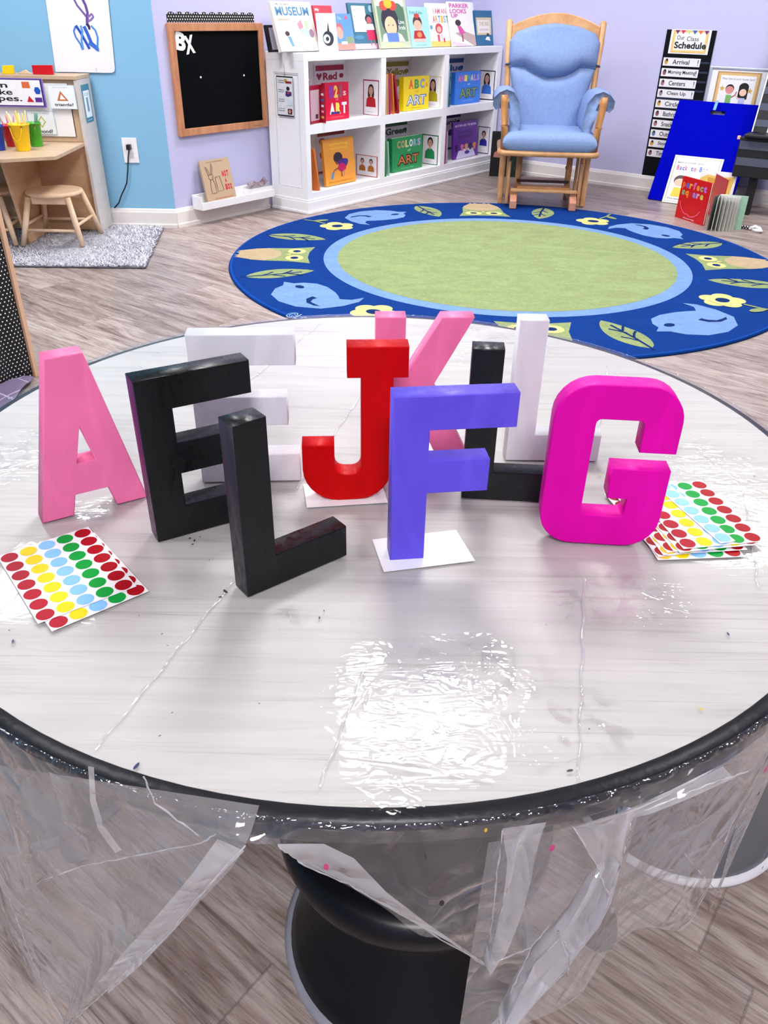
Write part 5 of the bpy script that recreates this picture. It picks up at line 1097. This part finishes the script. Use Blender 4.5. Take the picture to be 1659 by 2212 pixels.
t = thing('blue_tag', 'short light blue strip clipped over the top edge of the blue board', 'tag', RP(2.085,1.635,.548), (-.41,0,RZB)); MB().box((-.009,-.020,-.012),(.009,-.017,.045)).build('strip', plain('#5AA0DC', .4), t)
# books in front
def at_floor(px, py): q = P(px,py); return q
def yaw_of(p, q): return math.atan2(q.y-p.y, q.x-p.x)
def floorbook(bl, br, h_, th, col, fn, label, tilt, back=0, name='picture_book', group='books standing on the floor by the far wall'):
    p, q = P(*bl), P(*br); w_ = (q-p).length; a = Art(w_,h_); fn(a); return book(w_, h_, th, col, a, label, (p+q)/2, yaw_of(p,q), tilt, group, name)
def art_back(a):
    a.rect(0,0,1,1,'#ECEEE8'); a.rect(.04,.03,.96,.97,'#A8B4A4'); a.rect(.055,.04,.945,.96,'#F2F0F2'); a.text('MAKE A CONNECTION',.10,.84,.62,.87,'#303038'); a.letters('Back to Bag',.10,.70,.75,.80,['#C84A78','#8A70C8','#3A70C8'],.03); a.ell(.25,.48,.13,.11,'#4A3A3C'); a.ell(.25,.44,.11,.08,'#E8C0A8'); a.poly([(.13,.14),(.16,.33),(.33,.33),(.37,.14)],'#E8C838'); a.text('The next',.08,.08,.36,.11,'#404048')
floorbook((1429,437),(1532,450),.30,.010,'#E4E6E0',art_back,'white poster book with a child in a yellow shirt leaning on the blue board',.42)
p = P(1508,452); q = P(1572,462)
def art_yel(a): a.rect(0,0,1,1,'#F0EEEE'); a.poly([(.0,.80),(.2,.90),(.6,.86),(.95,.90),(.90,.2),(.1,.2)],'#E8C468'); a.poly([(.2,.84),(.6,.80),(.85,.84),(.8,.5),(.3,.5)],'#D8A040')
floorbook((1496,452),(1571,462),.235,.006,'#ECE8E4',art_yel,'pale picture book with a yellow top standing behind the red book',.12)
def art_square(a):
    a.rect(0,0,1,1,'#C80A14'); a.letters('perfect',.03,.76,.90,.92,['#E86A30','#6A5AB8','#D8A840','#D85AA0','#E88A30','#8AA080','#B86AC8'],.05); a.letters('square',.06,.58,.84,.74,['#8A9A70','#F08A20','#C82A30','#9A7AC8','#D8A0B8','#C8C050'],.05)
    a.line([(.08,.42),(.14,.28),(.26,.17),(.36,.14),(.40,.16),(.44,.13),(.52,.11),(.64,.13),(.76,.21),(.82,.30)],.0050,'#F06A90'); a.text('Michael Hall',.30,.035,.68,.07,'#E8C8D0')
p, q = P(1457.5,468), P(1517,488)
floorbook((1457.5,468),(1517,488),.235,.014,'#C00A14',art_square,'red picture book reading perfect square standing on the floor',.02)
bp = book(.215,.235,.004,'#C00A14',None,'open back cover of the red perfect square book',P(1540,470),yaw_of(P(1520,455),P(1560,472))-.2,.0,name='book_back_cover',group=None)
# standing open board book
p0 = P(1518,505); hx = P(1552,507)
t = thing('board_book', 'board book standing open with fanned grey pages and a mint cover', 'book', P(1549,496)+Vector((0,.06,0)), (0,0,0))
for i in range(9):
    a = math.radians(-128+11.5*i); L = .115; m = plain('#DAD8D0' if i else '#5E6662', .6); 
    M = Matrix.Rotation(a,4,'Z'); MB().box((.004,-.0014,0),(L,.0014,.185), M=M).build('page' if 0 < i < 8 else 'cover', plain('#5E6662', .5) if i == 0 else (plain('#CFCFC6', .6)), t, bevel=.0005)
a = Art(.1,.18)
for x, y in ((.3,.2),(.35,.28),(.6,.45),(.75,.8),(.4,.1)): a.ell(x,y,.09,.05,'#4A5048',.6)
o = a.build('page_print', t); o.rotation_euler = (0,0,math.radians(-128+11.5*7)); o.location = (math.cos(math.radians(-47.5))*.006+.0016*math.sin(math.radians(-47.5)),0,0)
M = Matrix.Rotation(math.radians(-22),4,'Z'); MB().box((.004,-.002,0),(.150,.002,.185), M=M).build('mint_cover', plain('#9CC8AC', .5), t, bevel=.001)
# black easel stand with tray and card
pe = P(1612,470); print('easel', pe, toR(pe))
E0 = Vector((2.12,5.05,0))
def easel():
    ye = yaw_of(P(1595,470),P(1659,490))
    t = thing('teaching_easel', 'black easel with grey striped pocket panel and tray at the right edge', 'easel', (2.20,5.22,0), (0,0,-math.radians(33)))
    m = plain('#0A0B10', .6); g = plain('#4E5264', .8)
    MB().box((-.0,.02,0),(.045,.06,.235)).build('leg', m, t); MB().box((.46,.02,0),(.505,.06,.235)).build('leg', m, t)
    MB().box((-.03,.055,.215),(.56,.19,.225)).build('tray_floor', m, t)
    b = MB(); b.box((-.10,-.02,.22),(.56,.06,.44)); b.build('storage_pouch', m, t, bevel=.004)
    for z in (.375,.285): MB().box((-.094,-.0225,z),(.555,-.0205,z+.045)).build('grey_band', g, t)
    MB().box((-.075,-.055,.442),(.56,.055,.462)).build('ledge', plain('#14161E', .5), t, bevel=.006)
    M = Matrix.Translation((0,.05,.465))@Matrix.Rotation(-math.radians(14),4,'X')
    pb = MB(); pb.box((-.05,-.004,0),(.56,.006,.62), M=M); pn = pb.build('pocket_panel', m, t)
    for i in range(7): MB().box((-.048,-.0062,.03+.088*i),(.558,-.0045,.068+.088*i), M=M).build('grey_pocket', g, pn)
    MB().box((-.058,-.002,0),(-.051,.006,.62), M=M).build('white_side', plain('#E8E8EC', .5), t)
    MB().box((-.118,-.02,.425),(-.100,.0,.445)).build('wood_knob', plain('#E0B498', .5), t, bevel=.003)
    t2 = thing('easel_page', 'white printed page with a small child figure on the black easel', 'paper', (t.location.x,t.location.y,0), t.rotation_euler)
    MB().box((.03,-.012,.0),(.50,-.0095,.56), M=M).build('sheet', plain('#F0EEF2', .5, var=.01), t2)
    a = Art(.47,.56); a.poly([(.03,.04),(.5,.04),(1,.04),(1,.10),(.03,.10)],'#E0A0A8'); a.ell(.11,.27,.055,.045,'#7A3A48'); a.ell(.11,.25,.045,.035,'#F0D0C0'); a.poly([(.07,.10),(.08,.20),(.14,.20),(.16,.10)],'#D87858'); a.text('We are',.2,.30,.6,.36,'#B8B8D0'); a.text('kind',.2,.18,.5,.24,'#303040')
    o = a.build('print', t2, off=(.03,-.012,0)); o.matrix_local = M
easel()
# dotted cord with white knot
t = thing('dotted_cord', 'black and white dotted cord end with a white knot on the floor', 'cord', (0,0,0)); c0_ = [P(*q,.012) for q in ((1600,489),(1612,491),(1622,493))]
MB().tube(c0_,.009,8).build('dotted_sleeve', dots_mat('dotted_cord_mat', 90, .25), t); MB().tube([P(*q,.013) for q in ((1620,493),(1630,490),(1640,494),(1645,500),(1634,498),(1625,496))],[.008,.012,.012,.007,.009,.006],8).build('knot', plain('#EDE8EA', .5), t)

# ---------------------------------------------------------------- left edge: dotted fabric screen and lilac cloth
pb_ = P(75,812); t = thing('fabric_screen', 'wood-edged screen covered in black dotted fabric at the left edge', 'screen', pb_, (0,0,math.radians(-116)))
MB().box((-.008,-.014,0),(.008,.014,.56)).build('wooden_edge', wood('#D2A684','#E4BE9E',(6,6,2),.5,2), t, bevel=.002)
def scf(u, v): return (.008+.50*u, .004*math.sin(u*30)+.0, .012+.545*v)
MB().grid(scf, 60, 20).build('dotted_fabric', dots_mat('dotted_fabric_mat', 70, .16), t).modifiers.new('s','SOLIDIFY').thickness = .003
def ruf(u, v): return (.008+.50*u, .012*math.sin(u*75)*(1-v)+.004*math.sin(u*30)*v-.004, .0015+.022*v)
MB().grid(ruf, 160, 6).build('ruffle', dots_mat('dotted_ruffle_mat', 70, .16), t).modifiers.new('s','SOLIDIFY').thickness = .002
def grid_cloth():
    k = N('lilac_grid_cloth'); v = k.coords((9,9,9),(0,0,.6)); fr = k.add('ShaderNodeVectorMath', operation='FRACTION'); k.link(v, fr.inputs[0]); sp_ = k.add('ShaderNodeSeparateXYZ'); k.link(fr.outputs[0], sp_.inputs[0])
    l = k.math('MAXIMUM', k.math('LESS_THAN', sp_.outputs[0], .05), k.math('LESS_THAN', sp_.outputs[1], .05)); k.link(k.mix(l, '#766888', '#B4A8BE'), k.b.inputs['Base Color']); k.b.inputs['Roughness'].default_value = .8; return k.m
c0_ = P(40,850); t = thing('lilac_cloth', 'rumpled lilac cloth with pale grid lines on the floor by the screen', 'cloth', (-1.15,2.1,0))
MB().grid(lambda u, v: (-.55+.60*u-.06*v, -.35+.68*v, .006+.012*abs(math.sin(u*9+v*3))+.010*abs(math.sin(v*11+u*2))), 40, 40).build('fabric', grid_cloth(), t).modifiers.new('s','SOLIDIFY').thickness = .002
